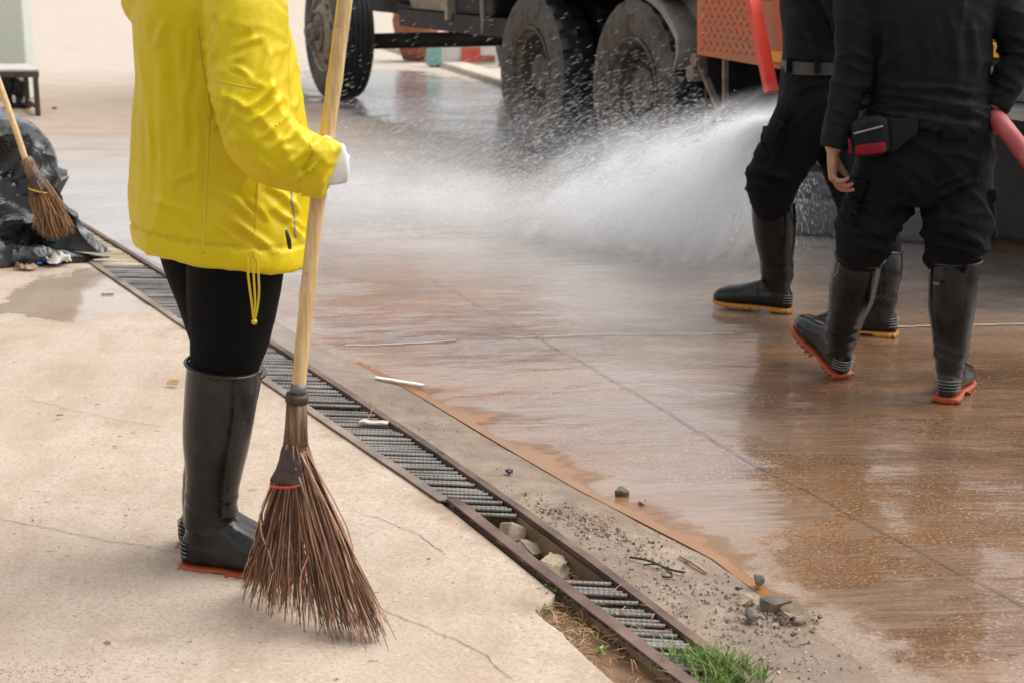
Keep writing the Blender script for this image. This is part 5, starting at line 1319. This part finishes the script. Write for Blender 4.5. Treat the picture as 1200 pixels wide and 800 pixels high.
# wet debris rows seen between the legs of the man at the nozzle
def sleeper(a, b, w, h, label):
    o = bevel(obj('timber', MB().quadbar(a, b, w, h), M['bed_grey'], loc=(a+b)/2-V((0,0,h/2))), .02); tag(o, label, 'timber', 'wet timbers behind the legs')
sleeper(G(925,250,.09), G(1100,262,.09), .20, .18, 'lower wet dark timber on the road behind the striding legs')
sleeper(G(925,222,.12)+V((0,.1,0)), G(1100,236,.12)+V((0,.1,0)), .22, .22, 'upper wet dark timber further behind the striding legs')
# plastered pillar, bench, black things under it
pb = G(20,118); pil = thing('pillar', pb, 'pale greenish stained pillar behind the metal bench at left', 'pillar')
bevel(obj('shaft', MB().box((pb.x-.62, pb.y+.2, 1.5), (1.43,.30,3.0)), M['plaster'], pil), .02)
bevel(obj('plinth', MB().box((pb.x-.65, pb.y+.2, .08), (1.36,.36,.16)), M['plaster'], pil), .01)
bg = G(42,136); Yb = bg.y; zt = S(42,81,Yb).z
bench = thing('bench', (bg.x-.7, Yb+.3, 0), 'low metal bench with brown steel legs in front of the pale pillar', 'bench')
bx1 = S(45,80,Yb).x
Ms = Matrix(((1,-.42,0),(0,1,0),(0,0,1)))       # the far side stands further left
def bpart(name, c, d, mat):
    o = bevel(obj(name, MB().box(Ms @ V((c[0]-bx1, c[1]-Yb, c[2]))+V((bx1,Yb,0)), d, Ms), mat, bench), .004); return o
bpart('seat', (bx1-.75, Yb+.33, zt-.012), (1.5,.70,.02), M['bench_top'])
for y_ in (Yb, Yb+.66): bpart('rail', (bx1-.75, y_, zt-.047), (1.5,.045,.045), M['bench_steel'])
for x_, y_ in ((bx1-.03, Yb),(bx1-.03, Yb+.66),(bx1-1.45, Yb),(bx1-1.45, Yb+.66)): bpart('leg', (x_, y_+.001, (zt-.07)/2), (.043,.043,zt-.07), M['bench_steel'])
bpart('stretcher', (bx1-.03, Yb+.33, .07), (.03,.60,.03), M['bench_steel'])
for i, (px, lab) in enumerate(((19,'knobbly black object under the bench, nearest its right leg'),(6,'taller knobbly black object under the bench, at the photo edge'))):
    g = G(px,128)+V((0,.12,0)); mb = MB(); hgt = .22 if i == 0 else .27
    mb.tube([g+V((0,0,.01)), g+V((0,0,hgt*.4)), g+V((.01,0,hgt*.6)), g+V((0,0,hgt))], [.045,.035,.05,.06], 14, sub=3, cap='round'); mb.ball(g+V((.03,0,hgt)), (.07,.06,.03)); mb.ball(g+V((.04,-.02,.02)), (.08,.05,.03)); mb.ball(g+V((-.03,0,hgt*.65)), (.05,.05,.035))
    a, n, fs = fuse(mb, .012, 2); o = mk('rubber_object', a, fs, M['black_plastic'], loc=g); tag(o, lab, 'black object')
stone(38.5,74,3,(1,.8,.8),'tiny brown stone lying at the foot of the pale pillar', M['leaf'], 0)
stone(64,128,5,(1.2,.8,.5),'small dark stone on the brown ground right of the bench', M['rock_dark'], 0)
# hoarding boards seen under the truck
def board(px0, px1, py0, py1, Y, mat, name, label, cat):
    a, b = S(px0, py1, Y), S(px1, py0, Y); w = b.x-a.x
    root = thing(name, (a.x+w/2, Y, 0), label, cat)
    o = bevel(obj('board', MB().box(((a.x+b.x)/2, Y, (max(.02,a.z)+b.z)/2), (w, .05, b.z-max(.02,a.z))), mat, root), .006)
    for x in (a.x+.06, b.x-.06): obj('post', MB().box((x, Y+.06, b.z/2), (.06,.06,b.z)), M['bench_steel'], root)
    return root, a, b
r_, a, b = board(519, 592, 40, 77, 19.8, M['sign_white'], 'signboard', 'white low board with a red block standing beyond the kerb under the truck', 'board')
p0, p1 = S(541,73,19.75), S(563,56,19.75); obj('red_block', MB().box(((p0.x+p1.x)/2, 19.755, (p0.z+p1.z)/2), (p1.x-p0.x, .03, p1.z-p0.z)), M['sign_red'], r_)
p0, p1 = S(563,73,19.75), S(580,66,19.75); obj('red_block', MB().box(((p0.x+p1.x)/2, 19.765, (p0.z+p1.z)/2), (p1.x-p0.x, .02, p1.z-p0.z)), M['terracotta'], r_)
board(500, 518, 40, 77, 19.75, M['teal'], 'signboard', 'teal board beyond the kerb, left of the white one', 'board')
g = G(488,72); o = obj('clay_jar', MB().lathe([(.0,.02),(.17,.02),(.26,.25),(.30,.5),(.25,.75),(.17,.82),(.19,.86),(.15,.86)], Matrix.Translation(g) @ Matrix.Rotation(math.pi/2, 4, 'X') @ Matrix.Scale(1,4), 28), M['terracotta'], loc=g, smooth=True); tag(o, 'brown clay jar beyond the kerb, seen below the chassis', 'jar')
# ------------------------------------------------------------------ water
t = NT('water_drops'); t.t.nodes.remove(t.b)
df = t.n('BsdfDiffuse', None, Color=(.92,.94,.96,1)); tl = t.n('BsdfTranslucent', None, Color=(.92,.94,.96,1)); tr = t.n('BsdfTransparent')
m1 = t.n('MixShader', None, Fac=.5, _1=df.outputs[0], _2=tl.outputs[0]); m2 = t.n('MixShader', None, Fac=.45, _1=tr.outputs[0], _2=m1.outputs[0])
t.t.links.new(m2.outputs[0], t.out.inputs['Surface'])
mb_v, mb_f = [], []
def drop(p, v, L, r):
    v = v.normalized(); s = v.orthogonal().normalized(); u = v.cross(s); b = len(mb_v)
    mb_v.extend([tuple(p-v*L*.5), tuple(p+s*r+v*L*.15), tuple(p-s*.5*r+u*.87*r+v*L*.15), tuple(p-s*.5*r-u*.87*r+v*L*.15), tuple(p+v*L*.5)])
    mb_f.extend([(b,b+2,b+1),(b,b+3,b+2),(b,b+1,b+3),(b+4,b+1,b+2),(b+4,b+2,b+3),(b+4,b+3,b+1)])
src = nz1+nd_*.03
R = random.Random(5)
def shoot(n, aim, cone, speed, smin, smax, L, r, grav=4.5, clump=.0):
    d0 = (V(aim)-src).normalized(); e1 = d0.cross(V((0,0,1))).normalized(); e2 = e1.cross(d0); k_ = 0
    while k_ < n:
        u, w_ = R.gauss(0, cone), R.gauss(0, cone*.85); tm0 = R.random()
        # ragged ropes of water: keep drops where the jet is thick
        if noise.noise(V((u*26, w_*26, tm0*2.2)))+.5*noise.noise(V((u*60, w_*60, tm0*6+4))) < R.uniform(-.55, .35)+clump: k_ += .25; continue
        k_ += 1
        d = (d0+e1*u+e2*w_).normalized(); v = d*speed*R.uniform(.9,1.1)
        dist = smin+(smax-smin)*tm0; tm = dist/speed
        p = src+v*tm+V((0,0,-.5*grav*tm*tm)); vel = v+V((0,0,-grav*tm))
        if p.z < .01: continue
        k = .6+.6*R.random(); drop(p, vel, L*k, r*k)
shoot(30000, G(775,272), .13, 7, .05, 1.9, .050, .0012, clump=.12)
shoot(22000, G(850,278), .16, 7, .03, 1.5, .046, .0012, clump=.12)
shoot(18000, S(690,225,8.0), .12, 7, .1, 2.3, .044, .0011, clump=.12)
shoot(2200, S(690,165,8.2), .13, 7, .3, 2.6, .036, .0009)
shoot(6000, S(450,215,9.0), .12, 8, .6, 4.6, .034, .0009)
for _ in range(14000):                # rebound along the ground
    u = R.random(); g = G(870-480*u+R.gauss(0,25), 277-9*u+R.gauss(0,14)-25*u*R.random()); h = abs(R.gauss(0,.09))*(.5+.8*u if u < .6 else .9)
    drop(g+V((0,R.uniform(0,.5),h+.005)), V((-1, R.gauss(.1,.4), R.gauss(-.1,.6))), .024*R.uniform(.4,1.2), .0010*R.uniform(.6,1.2))
for _ in range(5500):
    px = 395+430*R.random()**.8; py = R.gauss(165,50); Yq = R.uniform(7.4,9.3); p = S(px, py, Yq)
    if p.z < .03: continue
    drop(p, V((-1, .1, -.5+R.gauss(0,.10))), .030*R.uniform(.5,1.3), .0007*R.uniform(.6,1.5))
o = mk('water_spray', mb_v, mb_f, t.m, smooth=False); tag(o, 'white fan of water drops sprayed at the truck tyres', 'water spray', kind='stuff')
def mist(name, a, b, r0, r1, zk, dens, label, streak, nsc, lo=.36, hi=.66, power=1.0):
    """air full of fine water: density falls off smoothly from an axis a-b"""
    a, b = V(a), V(b); ax = b-a; L = ax.length; axn = ax/L; e1 = axn.cross(V((0,0,1))).normalized(); e2 = e1.cross(axn)
    mb = MB(); mb.tube([a.lerp(b, i/8) for i in range(9)], [(max(.02, (r0+(r1-r0)*i/8)/zk), r0+(r1-r0)*i/8) for i in range(9)], 24, ref=(0,0,1), cap='round')
    vs = [(x, y, max(z, .006)) for x, y, z in mb.v]
    t = NT(name+'_volume'); t.t.nodes.remove(t.b)
    vm = lambda op, u, w=None, sc=None: (lambda nd: ([t.set(nd, '_%d' % i, q) for i, q in ((0, u), (1, w)) if q is not None], [t.set(nd, 'Scale', sc)] if sc is not None else 0, nd)[-1])(t.n('VectorMath', {'operation': op}))
    P = vm('SUBTRACT', t.co, tuple(a)).outputs[0]
    al = vm('DOT_PRODUCT', P, tuple(axn)).outputs['Value']; tt = t.math('DIVIDE', al, L, True)
    foot = vm('SCALE', tuple(ax), None, tt); foot.inputs[0].default_value = tuple(ax)
    D = vm('MULTIPLY', vm('SUBTRACT', P, foot.outputs[0]).outputs[0], (1,1,zk)).outputs[0]
    d = vm('LENGTH', D).outputs['Value']
    R_ = t.math('ADD', t.math('MULTIPLY', tt, r1-r0), r0)
    f = t.math('SUBTRACT', 1.0, t.math('DIVIDE', d, R_), True); f = t.math('POWER', f, power)
    cx = t.n('CombineXYZ', None, X=t.math('MULTIPLY', al, streak), Y=vm('DOT_PRODUCT', P, tuple(e1)).outputs['Value'], Z=vm('DOT_PRODUCT', P, tuple(e2)).outputs['Value'])
    nz = t.ramp(t.noise(nsc, 4, .6, cx.outputs[0]), [(lo, .0), (hi, 1.0)])
    den = t.math('MULTIPLY', t.math('MULTIPLY', f, nz), dens)
    pv = t.n('VolumePrincipled', None, Color=(.975,.98,.985,1), Anisotropy=.15); t.t.links.new(den, pv.inputs['Density']); t.t.links.new(pv.outputs[0], t.out.inputs['Volume'])
    o = mk(name, vs, mb.f, t.m); tag(o, label, 'mist', kind='stuff'); return o
mist('water_jet_mist', src, S(715,258,7.7), .14, .50, 1.0, 9.0, 'dense white core of the water jet', .14, 16.0, .40, .62, power=1.4)
mist('water_jet_mist', src, S(830,272,7.1), .14, .42, 1.0, 6.0, 'steep lower part of the water jet', .14, 16.0, .40, .62, power=1.5)
mist('ground_mist', S(840,268,7.3), S(330,215,9.0), .34, .58, 2.4, 2.9, 'low drifting mist along the wet road', .6, 3.5, .30, .68)
mist('drifting_spray', S(790,190,8.0), S(440,185,9.2), .40, .50, 1.2, .40, 'thin spray haze drifting in front of the tyres', .5, 2.2, .3, .7)
# ------------------------------------------------------------------ camera, light, sky
cam = bpy.data.cameras.new('camera'); co = bpy.data.objects.new('camera', cam); C.objects.link(co)
co.location = (0,0,CH); co.rotation_euler = (math.pi/2-TH, 0, 0)
cam.sensor_fit = 'HORIZONTAL'; cam.sensor_width = 36; cam.lens = 36*FPX/1200; cam.clip_end = 2000; cam.clip_start = .05
cam.dof.use_dof = True; cam.dof.focus_distance = 4.1; cam.dof.aperture_fstop = 6.3
bpy.context.scene.camera = co
EL, AZ = math.radians(58), math.radians(70)     # sun to the right, a little behind the scene
sl_ = bpy.data.lights.new('sun', 'SUN'); so = bpy.data.objects.new('sun', sl_); C.objects.link(so)
dirv = V((math.sin(AZ)*math.cos(EL), math.cos(AZ)*math.cos(EL), math.sin(EL)))
so.rotation_euler = dirv.to_track_quat('Z', 'Y').to_euler(); sl_.energy = 0.95; sl_.angle = math.radians(70); sl_.color = (1,.96,.90)
w = bpy.data.worlds.new('World'); bpy.context.scene.world = w; w.use_nodes = True; nt = w.node_tree
sky = nt.nodes.new('ShaderNodeTexSky'); sky.sky_type = 'NISHITA'; sky.sun_disc = False; sky.sun_elevation = EL; sky.sun_rotation = AZ; sky.air_density = 1.0; sky.dust_density = 4.0; sky.ozone_density = .6
hs = nt.nodes.new('ShaderNodeHueSaturation'); hs.inputs['Saturation'].default_value = .14; hs.inputs['Value'].default_value = 1.0
nt.links.new(sky.outputs[0], hs.inputs['Color'])
bgn = nt.nodes['Background']; nt.links.new(hs.outputs[0], bgn.inputs[0]); bgn.inputs[1].default_value = .15
sc = bpy.context.scene
sc.view_settings.view_transform = 'Standard'; sc.view_settings.look = 'None'; sc.view_settings.exposure = 0.78; sc.view_settings.gamma = 1
sc.render.engine = 'CYCLES'; sc.cycles.use_denoising = True; sc.cycles.volume_step_rate = .6; sc.cycles.volume_max_steps = 160; sc.cycles.max_bounces = 8; sc.cycles.volume_bounces = 4
sc.cycles.transparent_max_bounces = 24
